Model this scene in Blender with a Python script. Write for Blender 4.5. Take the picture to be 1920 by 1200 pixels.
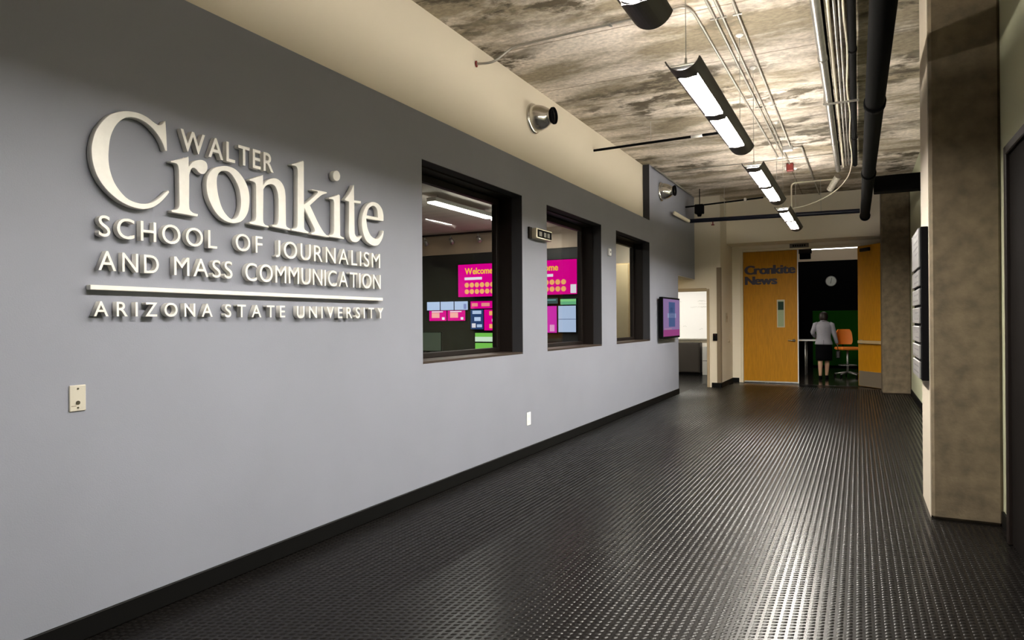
import bpy, bmesh, math, random
import numpy as np
from mathutils import Matrix, Vector

random.seed(7)
for o in list(bpy.data.objects):
    bpy.data.objects.remove(o, do_unlink=True)
scene = bpy.context.scene
COL = scene.collection

# ------------------------------------------------------------------ camera, world, exposure
cam_d = bpy.data.cameras.new('camera')
cam_d.sensor_width = 36.0
cam_d.lens = 36.0 * 1265.0 / 1920.0
cam_d.clip_start = 0.05
cam = bpy.data.objects.new('camera', cam_d)
COL.objects.link(cam)
yaw, pitch, roll = math.radians(27.207), math.radians(0.147), math.radians(-0.389)
F = Vector((-math.sin(yaw) * math.cos(pitch), math.cos(yaw) * math.cos(pitch), math.sin(pitch)))
R0 = Vector((math.cos(yaw), math.sin(yaw), 0)); U0 = R0.cross(F)
RR = R0 * math.cos(roll) + U0 * math.sin(roll)
UU = U0 * math.cos(roll) - R0 * math.sin(roll)
cam.matrix_world = Matrix(((RR.x, UU.x, -F.x, 0), (RR.y, UU.y, -F.y, 0), (RR.z, UU.z, -F.z, 1.4), (0, 0, 0, 1)))
scene.camera = cam
w = bpy.data.worlds.new('world'); scene.world = w; w.use_nodes = True
w.node_tree.nodes['Background'].inputs[0].default_value = (0.55, 0.6, 0.7, 1)
w.node_tree.nodes['Background'].inputs[1].default_value = 0.02
scene.view_settings.view_transform = 'Standard'
scene.view_settings.look = 'None'
scene.view_settings.gamma = 1.0
scene.view_settings.use_curve_mapping = False
scene.view_settings.exposure = 0.0
LENS_POWER, TUBE_POWER = 350.0, 138.0          # hanging corridor lamps: lower lenses and upward tubes
CONTROL_POWER, SIDE_POWER, STUDIO_POWER = 55.0, 95.0, 9.0

# ------------------------------------------------------------------ materials
MATS = {}
def mat(name, col, rough=0.6, metal=0.0, spec=0.5, emit=0.0, noise=0.0, nscale=8.0, bump=0.0, bscale=80.0, col2=None, stretch=(1, 1, 1), detail=4.0):
    if name in MATS: return MATS[name]
    m = bpy.data.materials.new(name); m.use_nodes = True
    nt = m.node_tree; b = nt.nodes['Principled BSDF']
    c = (col[0], col[1], col[2], 1)
    b.inputs['Base Color'].default_value = c
    b.inputs['Roughness'].default_value = rough
    b.inputs['Metallic'].default_value = metal
    b.inputs['Specular IOR Level'].default_value = spec
    if emit:
        b.inputs['Emission Color'].default_value = c
        b.inputs['Emission Strength'].default_value = emit
    if noise or bump:
        tc = nt.nodes.new('ShaderNodeTexCoord'); mp = nt.nodes.new('ShaderNodeMapping')
        mp.inputs['Scale'].default_value = stretch
        nt.links.new(tc.outputs['Object'], mp.inputs['Vector'])
    if noise:
        n = nt.nodes.new('ShaderNodeTexNoise'); n.inputs['Scale'].default_value = nscale; n.inputs['Detail'].default_value = detail
        nt.links.new(mp.outputs[0], n.inputs['Vector'])
        mx = nt.nodes.new('ShaderNodeMix'); mx.data_type = 'RGBA'
        c2 = col2 or tuple(max(0, v * (1 - noise)) for v in col)
        mx.inputs['A'].default_value = (c2[0], c2[1], c2[2], 1); mx.inputs['B'].default_value = c
        cr = nt.nodes.new('ShaderNodeMapRange'); cr.inputs['From Min'].default_value = 0.32; cr.inputs['From Max'].default_value = 0.68
        nt.links.new(n.outputs[0], cr.inputs[0]); nt.links.new(cr.outputs[0], mx.inputs['Factor'])
        nt.links.new(mx.outputs['Result'], b.inputs['Base Color'])
    if bump:
        n2 = nt.nodes.new('ShaderNodeTexNoise'); n2.inputs['Scale'].default_value = bscale; n2.inputs['Detail'].default_value = 3
        nt.links.new(mp.outputs[0], n2.inputs['Vector'])
        bp = nt.nodes.new('ShaderNodeBump'); bp.inputs['Strength'].default_value = bump; bp.inputs['Distance'].default_value = 0.004
        nt.links.new(n2.outputs[0], bp.inputs['Height']); nt.links.new(bp.outputs[0], b.inputs['Normal'])
    MATS[name] = m
    return m

def emis(name, col, strength):
    if name in MATS: return MATS[name]
    m = bpy.data.materials.new(name); m.use_nodes = True
    nt = m.node_tree; nt.nodes.clear()
    e = nt.nodes.new('ShaderNodeEmission'); o = nt.nodes.new('ShaderNodeOutputMaterial')
    e.inputs[0].default_value = (*col, 1); e.inputs[1].default_value = strength
    nt.links.new(e.outputs[0], o.inputs[0]); MATS[name] = m
    return m

def glass_mat():
    m = bpy.data.materials.new('window_glass'); m.use_nodes = True
    nt = m.node_tree; nt.nodes.clear()
    t = nt.nodes.new('ShaderNodeBsdfTransparent'); t.inputs[0].default_value = (0.93, 0.95, 0.94, 1)
    g = nt.nodes.new('ShaderNodeBsdfGlossy'); g.inputs['Roughness'].default_value = 0.02
    lw = nt.nodes.new('ShaderNodeLayerWeight'); lw.inputs[0].default_value = 0.5
    fr = nt.nodes.new('ShaderNodeMath'); fr.operation = 'POWER'; fr.inputs[1].default_value = 5.0; nt.links.new(lw.outputs['Facing'], fr.inputs[0])
    mx = nt.nodes.new('ShaderNodeMixShader'); o = nt.nodes.new('ShaderNodeOutputMaterial')
    nt.links.new(fr.outputs[0], mx.inputs[0]); nt.links.new(t.outputs[0], mx.inputs[1]); nt.links.new(g.outputs[0], mx.inputs[2])
    nt.links.new(mx.outputs[0], o.inputs[0])
    return m
GLASS = glass_mat()

def concrete_ceiling():
    m = bpy.data.materials.new('board_formed_concrete'); m.use_nodes = True
    nt = m.node_tree; b = nt.nodes['Principled BSDF']; L = nt.links.new
    tc = nt.nodes.new('ShaderNodeTexCoord')
    def noise(scale, stretch, detail, dist=0.0, rough=0.55):
        mp = nt.nodes.new('ShaderNodeMapping'); mp.inputs['Scale'].default_value = stretch
        L(tc.outputs['Object'], mp.inputs[0])
        n = nt.nodes.new('ShaderNodeTexNoise'); n.inputs['Scale'].default_value = scale; n.inputs['Detail'].default_value = detail
        n.inputs['Distortion'].default_value = dist; n.inputs['Roughness'].default_value = rough
        L(mp.outputs[0], n.inputs['Vector']); return n.outputs[0]
    def rng(sock, a, c, lo=0.0, hi=1.0):
        r = nt.nodes.new('ShaderNodeMapRange'); r.inputs[1].default_value = a; r.inputs[2].default_value = c
        r.inputs[3].default_value = lo; r.inputs[4].default_value = hi; L(sock, r.inputs[0]); return r.outputs[0]
    def mix(f, a, c, mode='MIX'):
        x = nt.nodes.new('ShaderNodeMix'); x.data_type = 'RGBA'; x.blend_type = mode
        for s, v in ((x.inputs['Factor'], f), (x.inputs['A'], a), (x.inputs['B'], c)):
            if isinstance(v, (tuple, float)): s.default_value = v
            else: L(v, s)
        return x.outputs['Result']
    light = (0.80, 0.71, 0.63, 1); dark = (0.080, 0.062, 0.036, 1); mid = (0.30, 0.25, 0.175, 1)
    big = rng(noise(0.6, (0.8, 1.2, 1), 4, 0.2), 0.44, 0.56)
    streak = rng(noise(1.2, (0.55, 1.5, 1), 7, 0.15, 0.62), 0.42, 0.58)
    mott = rng(noise(3.2, (0.85, 1.25, 1), 9, 0.1, 0.66), 0.455, 0.56)
    c = mix(streak, mid, light)
    dk = nt.nodes.new('ShaderNodeMath'); dk.operation = 'MULTIPLY'; L(mott, dk.inputs[0]); L(big, dk.inputs[1])
    c = mix(dk.outputs[0], c, dark)
    fine = rng(noise(22, (0.9, 1.2, 1), 5), 0.35, 0.7, 0.72, 1.12)
    cb = nt.nodes.new('ShaderNodeCombineColor'); L(fine, cb.inputs[0]); L(fine, cb.inputs[1]); L(fine, cb.inputs[2])
    c = mix(1.0, c, cb.outputs[0], 'MULTIPLY')
    br = nt.nodes.new('ShaderNodeTexBrick'); br.offset = 0.0
    br.inputs['Color1'].default_value = br.inputs['Color2'].default_value = (1, 1, 1, 1); br.inputs['Mortar'].default_value = (0.45, 0.42, 0.36, 1)
    br.inputs['Scale'].default_value = 1.0; br.inputs['Mortar Size'].default_value = 0.011; br.inputs['Mortar Smooth'].default_value = 0.4
    br.inputs['Brick Width'].default_value = 2.44; br.inputs['Row Height'].default_value = 1.22
    mp2 = nt.nodes.new('ShaderNodeMapping'); mp2.inputs['Location'].default_value = (1.02, 0.35, 0); L(tc.outputs['Object'], mp2.inputs[0]); L(mp2.outputs[0], br.inputs['Vector'])
    c = mix(1.0, c, br.outputs['Color'], 'MULTIPLY')
    L(c, b.inputs['Base Color']); b.inputs['Roughness'].default_value = 0.75
    bp = nt.nodes.new('ShaderNodeBump'); bp.inputs['Strength'].default_value = 0.35; bp.inputs['Distance'].default_value = 0.01
    L(mott, bp.inputs['Height']); L(bp.outputs[0], b.inputs['Normal'])
    return m

M_GREY = mat('slate_grey_paint', (0.226, 0.236, 0.284), 0.6, noise=0.05, nscale=2.0, bump=0.12, bscale=160)
M_CREAM = mat('cream_paint', (0.63, 0.565, 0.455), 0.6, bump=0.08, bscale=150)
M_WHITEP = mat('off_white_paint', (0.80, 0.76, 0.66), 0.6)
M_GREENISH = mat('pale_sage_paint', (0.36, 0.37, 0.25), 0.6, bump=0.06, bscale=150)
M_CEIL = concrete_ceiling()
M_CONC = mat('cast_concrete', (0.135, 0.103, 0.062), 0.85, noise=0.45, nscale=9, bump=0.5, bscale=45, detail=8)
M_RUBBER = mat('black_rubber_floor', (0.004, 0.0035, 0.0032), 0.27, spec=0.11, noise=0.3, nscale=1.5)
M_STUD = mat('black_rubber_stud', (0.004, 0.0035, 0.0032), 0.32, spec=0.11)
M_BASE = mat('black_vinyl_base', (0.003, 0.003, 0.003), 0.6, spec=0.1)
M_SILVER = mat('brushed_aluminium_letter', (0.82, 0.80, 0.75), 0.45, metal=0.15, noise=0.05, nscale=30)
M_FRAME = mat('dark_bronze_frame', (0.010, 0.007, 0.006), 0.5, spec=0.15)
M_STEEL = mat('galvanised_steel', (0.55, 0.54, 0.51), 0.35, metal=0.85, noise=0.2, nscale=12)
M_CONDUIT = mat('steel_conduit', (0.42, 0.40, 0.36), 0.4, metal=0.7)
M_BLACK = mat('matte_black', (0.003, 0.003, 0.0035), 0.8, spec=0.06)
M_CHROME = mat('polished_steel', (0.68, 0.66, 0.62), 0.22, metal=1.0)
M_LAMP = mat('lamp_housing_bronze', (0.050, 0.043, 0.040), 0.5)
M_LAMPIN = mat('lamp_reflector_white', (0.8, 0.79, 0.75), 0.5)
M_LENS = emis('lamp_lens_glow', (1.0, 0.945, 0.86), LENS_POWER)
M_TUBE = emis('lamp_tube_glow', (1.0, 0.93, 0.82), TUBE_POWER)
M_DOOR = mat('golden_maple_veneer', (0.47, 0.205, 0.002), 0.55, spec=0.25, noise=0.22, nscale=6, stretch=(9, 9, 0.9), detail=8)
M_WHITEPL = mat('white_plastic', (0.85, 0.84, 0.82), 0.4)
M_CABLE = mat('cream_cable', (0.7, 0.64, 0.5), 0.5)
M_RED = mat('red_plastic', (0.13, 0.008, 0.006), 0.5)
M_SHADE = mat('painted_shade_grey', (0.035, 0.035, 0.040), 0.7, spec=0.15)  # dark grey standing in for shade on window reveals and wall step
M_SILL = mat('bronze_sill', (0.030, 0.019, 0.014), 0.5, spec=0.3)
M_PANEL = mat('ivory_panel_paint', (0.40, 0.35, 0.275), 0.7)

# ------------------------------------------------------------------ mesh helpers
def link(o, parent=None):
    COL.objects.link(o)
    if parent is not None: o.parent = parent
    return o
def mesh_obj(name, verts, faces, material, parent=None, smooth=False):
    me = bpy.data.meshes.new(name); me.from_pydata([tuple(v) for v in verts], [], faces); me.update()
    for mm in (material if isinstance(material, (list, tuple)) else [material]): me.materials.append(mm)
    if smooth: me.polygons.foreach_set('use_smooth', [True] * len(me.polygons))
    return link(bpy.data.objects.new(name, me), parent)
class MB:
    def __init__(s): s.v, s.f = [], []
    def box(s, x0, x1, y0, y1, z0, z1):
        n = len(s.v)
        s.v += [(x0, y0, z0), (x1, y0, z0), (x1, y1, z0), (x0, y1, z0), (x0, y0, z1), (x1, y0, z1), (x1, y1, z1), (x0, y1, z1)]
        s.f += [tuple(n + i for i in q) for q in ((0, 3, 2, 1), (4, 5, 6, 7), (0, 1, 5, 4), (1, 2, 6, 5), (2, 3, 7, 6), (3, 0, 4, 7))]
        return s
    def cbox(s, x0, x1, y0, y1, z0, z1, b):
        """box with chamfered edges"""
        n = len(s.v); P = {}
        for i, (x, xi) in enumerate(((x0, x0 + b), (x1, x1 - b))):
            for j, (y, yi) in enumerate(((y0, y0 + b), (y1, y1 - b))):
                for k, (z, zi) in enumerate(((z0, z0 + b), (z1, z1 - b))):
                    P[i, j, k, 0] = len(s.v); s.v.append((x, yi, zi))
                    P[i, j, k, 1] = len(s.v); s.v.append((xi, y, zi))
                    P[i, j, k, 2] = len(s.v); s.v.append((xi, yi, z))
        q = lambda *a: s.f.append(tuple(a))
        for i in (0, 1):
            a = [P[i, 0, 0, 0], P[i, 1, 0, 0], P[i, 1, 1, 0], P[i, 0, 1, 0]]; q(*(a if i else a[::-1]))
            a = [P[0, i, 0, 1], P[0, i, 1, 1], P[1, i, 1, 1], P[1, i, 0, 1]]; q(*(a if i else a[::-1]))
            a = [P[0, 0, i, 2], P[1, 0, i, 2], P[1, 1, i, 2], P[0, 1, i, 2]]; q(*(a if i else a[::-1]))
        for a in (0, 1):
            for c in (0, 1):
                q(P[a, c, 0, 0], P[a, c, 1, 0], P[a, c, 1, 1], P[a, c, 0, 1])
                q(P[a, 0, c, 0], P[a, 1, c, 0], P[a, 1, c, 2], P[a, 0, c, 2])
                q(P[0, a, c, 1], P[1, a, c, 1], P[1, a, c, 2], P[0, a, c, 2])
                for d in (0, 1): q(P[a, c, d, 0], P[a, c, d, 1], P[a, c, d, 2])
        return s
    def tube(s, pts, r, seg=10, cap=True):
        pts = [Vector(p) for p in pts]; rs = r if isinstance(r, (list, tuple)) else [r] * len(pts)
        base = len(s.v); up = None
        for i, p in enumerate(pts):
            d = (pts[min(i + 1, len(pts) - 1)] - pts[max(i - 1, 0)]).normalized()
            if up is None: up = Vector((0, 0, 1)) if abs(d.z) < 0.9 else Vector((1, 0, 0))
            a = d.cross(up).normalized(); up = a.cross(d).normalized()
            for k in range(seg):
                t = 2 * math.pi * k / seg
                s.v.append(tuple(p + (a * math.cos(t) + up * math.sin(t)) * rs[i]))
        for i in range(len(pts) - 1):
            for k in range(seg):
                k2 = (k + 1) % seg
                s.f.append((base + i * seg + k, base + i * seg + k2, base + (i + 1) * seg + k2, base + (i + 1) * seg + k))
        if cap:
            s.f.append(tuple(base + k for k in range(seg))[::-1]); e = base + (len(pts) - 1) * seg
            s.f.append(tuple(e + k for k in range(seg)))
        return s
    def lathe(s, prof, origin, axis, seg=28):
        """prof: list of (radius, distance along axis)"""
        ax = Vector(axis).normalized(); t = Vector((0, 0, 1)) if abs(ax.z) < 0.9 else Vector((1, 0, 0))
        a = ax.cross(t).normalized(); b = ax.cross(a); o = Vector(origin); base = len(s.v)
        for r, d in prof:
            for k in range(seg):
                th = 2 * math.pi * k / seg
                s.v.append(tuple(o + ax * d + (a * math.cos(th) + b * math.sin(th)) * max(r, 1e-4)))
        for i in range(len(prof) - 1):
            for k in range(seg):
                k2 = (k + 1) % seg
                s.f.append((base + i * seg + k, base + (i + 1) * seg + k, base + (i + 1) * seg + k2, base + i * seg + k2))
        return s
    def loft(s, rings, seg=20, cap=True):
        """rings: (cx, cy, z, rx, ry)"""
        base = len(s.v)
        for cx, cy, z, rx, ry in rings:
            for k in range(seg):
                th = 2 * math.pi * k / seg; s.v.append((cx + rx * math.cos(th), cy + ry * math.sin(th), z))
        for i in range(len(rings) - 1):
            for k in range(seg):
                k2 = (k + 1) % seg
                s.f.append((base + i * seg + k, base + i * seg + k2, base + (i + 1) * seg + k2, base + (i + 1) * seg + k))
        if cap:
            s.f.append(tuple(base + k for k in range(seg))[::-1]); e = base + (len(rings) - 1) * seg; s.f.append(tuple(e + k for k in range(seg)))
        return s
    def build(s, name, material, parent=None, smooth=False, off=None):
        v = s.v if off is None else [(a - off[0], b - off[1], c - off[2]) for a, b, c in s.v]
        return mesh_obj(name, v, s.f, material, parent, smooth)
def autosmooth(o, ang=40):
    m = o.data
    m.polygons.foreach_set('use_smooth', [True] * len(m.polygons)); m.update()
    bm = bmesh.new(); bm.from_mesh(m)
    for e in bm.edges:
        if len(e.link_faces) == 2 and e.calc_face_angle(0) > math.radians(ang): e.smooth = False
    bm.to_mesh(m); bm.free(); return o
def bend(pts, r=0.06, n=5):
    """round the corners of a polyline"""
    pts = [Vector(p) for p in pts]; out = [pts[0]]
    for a, b, c in zip(pts, pts[1:], pts[2:]):
        rr = min(r, (b - a).length * 0.45, (c - b).length * 0.45)
        p, q = b + (a - b).normalized() * rr, b + (c - b).normalized() * rr
        for i in range(n + 1):
            t = i / n; out.append(p * (1 - t) ** 2 + b * 2 * t * (1 - t) + q * t * t)
    return out + [pts[-1]]
def tag(o, label=None, cat=None, group=None, kind=None):
    if label: o['label'] = label
    if cat: o['category'] = cat
    if group: o['group'] = group
    if kind: o['kind'] = kind
    return o
def thing(name, label, cat, loc=(0, 0, 0), group=None, rz=0.0):
    o = bpy.data.objects.new(name, None); o.empty_display_size = 0.1; o.location = loc; o.rotation_euler = (0, 0, rz)
    link(o); return tag(o, label, cat, group)
def struct(o, label=None): return tag(o, label, kind='structure')
def copy_tree(o, loc=None, parent=None):
    c = o.copy(); COL.objects.link(c); c.parent = parent
    if loc is not None: c.location = loc
    for ch in o.children:
        k = ch.copy(); COL.objects.link(k); k.parent = c
        for g in ch.children:
            d = g.copy(); COL.objects.link(d); d.parent = k
    return c
BX = lambda name, b, m, p=None, off=None: MB().box(*b).build(name, m, p, off=off)
CB = lambda name, b, ch, m, p=None, off=None: MB().cbox(*b, ch).build(name, m, p, off=off)
SERIF = {
    'C': [[(2182,2403,1),(2186,2343,0),(2190,2257,1),(2178,2256,1),(2167,2286,0),(2147,2317,0),(2119,2344,0),(2086,2365,0),(2049,2376,0),(2011,2375,0),(1980,2365,0),(1949,2340,0),(1924,2303,0),(1906,2255,0),(1898,2199,0),(1897,2146,0),(1905,2099,0),(1923,2053,0),(1953,2014,0),(1988,1987,0),(2030,1976,0),(2068,1977,0),(2106,1988,0),(2140,2011,0),(2168,2038,0),(2195,2063,1),(2201,2055,1),(2180,2026,0),(2151,1995,0),(2117,1969,0),(2079,1953,0),(2046,1949,0),(1999,1954,0),(1952,1969,0),(1907,1996,0),(1868,2033,0),(1840,2076,0),(1823,2130,0),(1819,2182,0),(1824,2221,0),(1838,2268,0),(1863,2312,0),(1894,2350,0),(1929,2376,0),(1970,2394,0),(2006,2402,0),(2049,2404,0),(2087,2396,0),(2120,2381,0),(2145,2374,0),(2162,2382,0),(2175,2399,0)]],
    'r': [[(2306,2252,1),(2311,2249,1),(2311,2204,1),(2331,2230,0),(2356,2245,0),(2388,2254,0),(2414,2248,0),(2423,2228,0),(2420,2207,0),(2407,2188,0),(2387,2180,0),(2368,2186,0),(2353,2199,0),(2337,2202,0),(2324,2191,0),(2314,2162,1),(2312,2014,1),(2316,1985,0),(2335,1971,0),(2364,1968,1),(2361,1955,1),(2214,1957,1),(2213,1968,1),(2238,1974,0),(2253,1989,0),(2256,2011,1),(2254,2172,1),(2248,2198,0),(2234,2205,0),(2209,2204,1),(2209,2212,1),(2252,2228,0),(2306,2252,0)]],
    'o': [[(2548,2254,0),(2604,2246,0),(2655,2209,0),(2688,2155,0),(2697,2097,0),(2687,2029,0),(2653,1977,0),(2610,1954,0),(2560,1949,0),(2505,1966,0),(2458,2008,0),(2426,2065,0),(2415,2125,0),(2426,2183,0),(2460,2224,0),(2500,2243,0)],[(2527,2224,0),(2562,2222,0),(2597,2192,0),(2625,2144,0),(2636,2087,0),(2632,2033,0),(2613,1990,0),(2585,1971,0),(2553,1979,0),(2516,2017,0),(2492,2076,0),(2481,2137,0),(2483,2183,0),(2500,2212,0)]],
    'n': [[(2795,2253,1),(2796,2196,1),(2815,2220,0),(2842,2238,0),(2876,2250,0),(2910,2248,0),(2940,2230,0),(2959,2199,0),(2966,2157,1),(2967,1993,1),(2974,1977,0),(3000,1969,1),(3000,1959,1),(2860,1965,1),(2861,1976,1),(2894,1981,0),(2905,1996,0),(2908,2017,1),(2909,2132,1),(2902,2173,0),(2885,2202,0),(2862,2211,0),(2838,2206,0),(2815,2194,0),(2797,2171,1),(2794,1997,1),(2797,1979,0),(2810,1968,0),(2835,1965,1),(2835,1955,1),(2695,1960,1),(2695,1970,1),(2721,1976,0),(2736,1987,0),(2742,2005,1),(2743,2177,1),(2739,2194,0),(2725,2201,0),(2697,2203,1),(2697,2211,1),(2745,2232,0)]],
    'k': [[(3110,2401,1),(3116,2396,1),(3115,2131,1),(3178,2176,0),(3225,2216,0),(3233,2229,0),(3221,2232,0),(3184,2230,1),(3186,2238,1),(3317,2242,1),(3317,2233,1),(3276,2218,0),(3240,2193,0),(3166,2134,1),(3185,2109,0),(3239,2033,0),(3286,1982,0),(3314,1965,0),(3335,1961,1),(3335,1952,1),(3176,1954,1),(3177,1965,1),(3199,1972,0),(3207,1981,0),(3203,1995,1),(3118,2111,1),(3115,1995,1),(3123,1977,0),(3154,1966,1),(3153,1956,1),(3012,1960,1),(3013,1971,1),(3041,1976,0),(3056,1988,0),(3060,2010,1),(3063,2325,1),(3060,2344,0),(3048,2355,0),(3016,2355,1),(3016,2362,1),(3059,2378,0)]],
    'i': [[(3430,2246,1),(3440,2240,1),(3440,1994,1),(3444,1974,0),(3479,1966,1),(3477,1956,1),(3335,1958,1),(3337,1968,1),(3364,1974,0),(3377,1987,0),(3381,2010,1),(3383,2184,1),(3374,2203,0),(3335,2202,1),(3337,2211,1),(3379,2224,0)],[(3410,2399,0),(3433,2393,0),(3444,2371,0),(3436,2345,0),(3412,2331,0),(3386,2336,0),(3375,2358,0),(3383,2384,0)]],
    't': [[(3580,2334,1),(3581,2231,1),(3652,2237,1),(3650,2218,1),(3583,2214,1),(3584,2034,0),(3590,1999,0),(3608,1986,0),(3631,1988,0),(3655,2001,1),(3658,1991,1),(3631,1964,0),(3599,1948,0),(3558,1950,0),(3532,1974,0),(3525,2015,1),(3529,2214,1),(3488,2217,1),(3490,2227,1),(3525,2260,0),(3552,2295,0),(3574,2333,1)]],
    'e': [[(3898,2130,1),(3898,2174,0),(3881,2216,0),(3841,2245,0),(3786,2251,0),(3738,2236,0),(3694,2195,0),(3665,2136,0),(3660,2074,0),(3674,2014,0),(3706,1969,0),(3764,1945,0),(3813,1945,0),(3853,1965,0),(3889,2013,0),(3900,2059,1),(3890,2062,1),(3874,2030,0),(3838,2001,0),(3803,1994,0),(3755,2011,0),(3721,2057,0),(3709,2105,0),(3708,2124,1)],[(3712,2147,1),(3727,2188,0),(3762,2217,0),(3796,2223,0),(3825,2202,0),(3834,2149,1)]],
}

# ------------------------------------------------------------------ the shell
XL, XR, ZC = -3.08, 0.86, 4.0
Y0, YG, YD = -4.5, 12.97, 15.9            # behind the viewer, end of the grey wall, plane of the far doors
floor = struct(BX('floor', (-9.0, 3.0, Y0 - 0.2, 22.4, -0.1, 0.0), M_RUBBER), 'black studded rubber floor running down the corridor')
# raised studs of the rubber floor: real relief, far too many to count
def studs():
    px, py = 0.0385, 0.034
    xs = np.arange(XL + 0.03, XR - 0.02, px); ys = np.arange(-0.2, 15.2, py)
    X, Y = np.meshgrid(xs, ys, indexing='ij'); Y = Y + ((np.arange(len(xs)) % 2) * py / 2)[:, None]
    sk = 1.0 + 0 * Y
    X, Y, sk = X.ravel(), Y.ravel(), sk.ravel()
    keep = ~((X > 0.42) & (Y > 5.5) & (Y < 6.3)) & ~((X > 0.35) & (Y > 14.4))
    X, Y, sk = X[keep], Y[keep], sk[keep]; n = len(X)
    hx, hy, tx, ty, h = 0.0125, 0.0095, 0.008, 0.0055, 0.0026
    loc = np.array([(-hx, -hy, 0), (hx, -hy, 0), (hx, hy, 0), (-hx, hy, 0), (-tx, -ty, h), (tx, -ty, h), (tx, ty, h), (-tx, ty, h)])
    V = np.empty((n, 8, 3)); V[:, :, 0] = X[:, None] + loc[:, 0]; V[:, :, 1] = Y[:, None] + loc[:, 1] + sk[:, None] * loc[:, 0] * 0.45; V[:, :, 2] = loc[:, 2] + 0.0002
    Fq = np.array([(4, 5, 6, 7), (0, 1, 5, 4), (1, 2, 6, 5), (2, 3, 7, 6), (3, 0, 4, 7)])
    I = (np.arange(n)[:, None, None] * 8 + Fq).ravel()
    me = bpy.data.meshes.new('floor_studs'); me.vertices.add(n * 8); me.vertices.foreach_set('co', V.ravel())
    me.loops.add(len(I)); me.loops.foreach_set('vertex_index', I.astype(np.int32))
    me.polygons.add(n * 5); me.polygons.foreach_set('loop_start', np.arange(0, n * 20, 4, dtype=np.int32))
    me.update(calc_edges=True); me.materials.append(M_STUD)
    tag(link(bpy.data.objects.new('floor_studs', me), floor), kind='stuff')
studs()
struct(BX('ceiling', (XL - 0.4, XR + 0.3, Y0 - 0.2, 15.3, ZC, ZC + 0.2), M_CEIL), 'stained bare concrete ceiling over the corridor')

WIN = [(4.44, 6.235), (6.85, 8.64), (9.26, 11.0)]; WZ0, WZ1, WT = 1.068, 2.70, 3.07
g = MB(); XB = XL - 0.30
g.box(XB, XL, Y0, YG, 0, WZ0)
ys = [Y0] + [v for a in WIN for v in a] + [YG]
for i in range(0, len(ys), 2): g.box(XB, XL, ys[i], ys[i + 1], WZ0, WZ1)
g.box(XB, XL, Y0, YG, WZ1, WT)
g.box(XB, XL, 11.02, YG, WT, ZC); g.box(XB, XL, YG, 14.45, 2.27, ZC)
struct(g.build('wall_left', M_GREY), 'slate grey painted wall with three windows')
struct(BX('wall_left_upper', (XB, XL - 0.11, Y0, 11.02, WT, ZC), M_CREAM), 'cream painted band of wall set back above the grey wall')
struct(MB().cbox(XL - 0.01, XL + 0.012, Y0, YG + 0.012, 0, 0.1, 0.004).box(XL - 0.2, XL, YG, YG + 0.012, 0, 0.1).build('baseboard_left', M_BASE), 'black vinyl baseboard along the grey wall')
struct(BX('trim_1', (XB + 0.02, XL - 0.005, YG, 14.448, 2.262, 2.27), M_CREAM), 'cream underside of the grey header over the side passage')
struct(BX('trim_5', (XL - 0.109, XL - 0.001, 11.008, 11.02, WT, ZC), M_SHADE), 'dark sheet painting in the shade where the grey wall steps up to the ceiling')  # added dark sheet: shade of the step face put into its colour
struct(BX('wall_back', (XL - 0.3, XR + 0.2, Y0 - 0.2, Y0, 0, ZC), mat('dark_end_wall', (0.05, 0.05, 0.055), 0.7)))  # unseen; dark colour stands for the unlit corridor and lowers bounced light
# right hand wall
r = MB().box(XR, XR + 0.2, Y0, 15.9, 0, ZC)
struct(r.build('wall_right', M_GREENISH), 'pale sage wall on the right of the corridor')
struct(MB().box(XR - 0.012, XR + 0.01, 5.17, 5.55, 0, 0.1).box(XR - 0.012, XR + 0.01, 6.25, 14.5, 0, 0.1).build('baseboard_right', M_BASE), 'black vinyl baseboard along the right wall')
# cross wall with the side room door, its return, and the end wall over the maple doors
DX0, DX1, DZ = -4.1, -2.80, 2.06
c = MB().box(-4.6, DX0, 14.45, 14.6, 0, ZC).box(DX1, -2.55, 14.45, 14.6, 0, ZC).box(DX0, DX1, 14.45, 14.6, DZ, ZC).box(-2.70, -2.55, 14.6, YD + 0.2, 0, ZC)
struct(c.build('wall_passage', M_CREAM), 'cream wall beside the yellow doors with a doorway to a bright room')
struct(MB().box(DX1 + 0.06, -2.538, 14.438, 14.45, 0, 0.1).box(-2.55, -2.538, 14.438, YD, 0, 0.1).box(-2.55, -2.41, YD - 0.012, YD, 0, 0.1).build('baseboard_passage', M_BASE), 'black baseboard round the cream corner')
e = MB().box(-2.55, XR, 15.2, 15.35, 3.06, ZC).box(-2.55, XR, 15.35, YD + 0.15, 3.06, 3.2)
e.box(-2.55, -2.37, YD, YD + 0.15, 0, 3.06).box(-2.37, 0.03, YD, YD + 0.15, 2.97, 3.06).box(0.03, XR, YD, YD + 0.15, 0, 3.06)
struct(e.build('wall_end', mat('brightened_cream_paint', (0.82, 0.74, 0.60), 0.6)), 'cream end wall over the yellow double doors')  # same cream as the other walls, made paler in place of missing light
struct(MB().box(-2.63, -2.547, 14.44, 14.452, 0.1, 2.5).box(-2.553, -2.541, 14.44, 14.51, 0.1, 2.5).build('trim_2', mat('corner_guard_tan', (0.16, 0.12, 0.075), 0.45)), 'brown corner guard on the cream corner')
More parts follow.
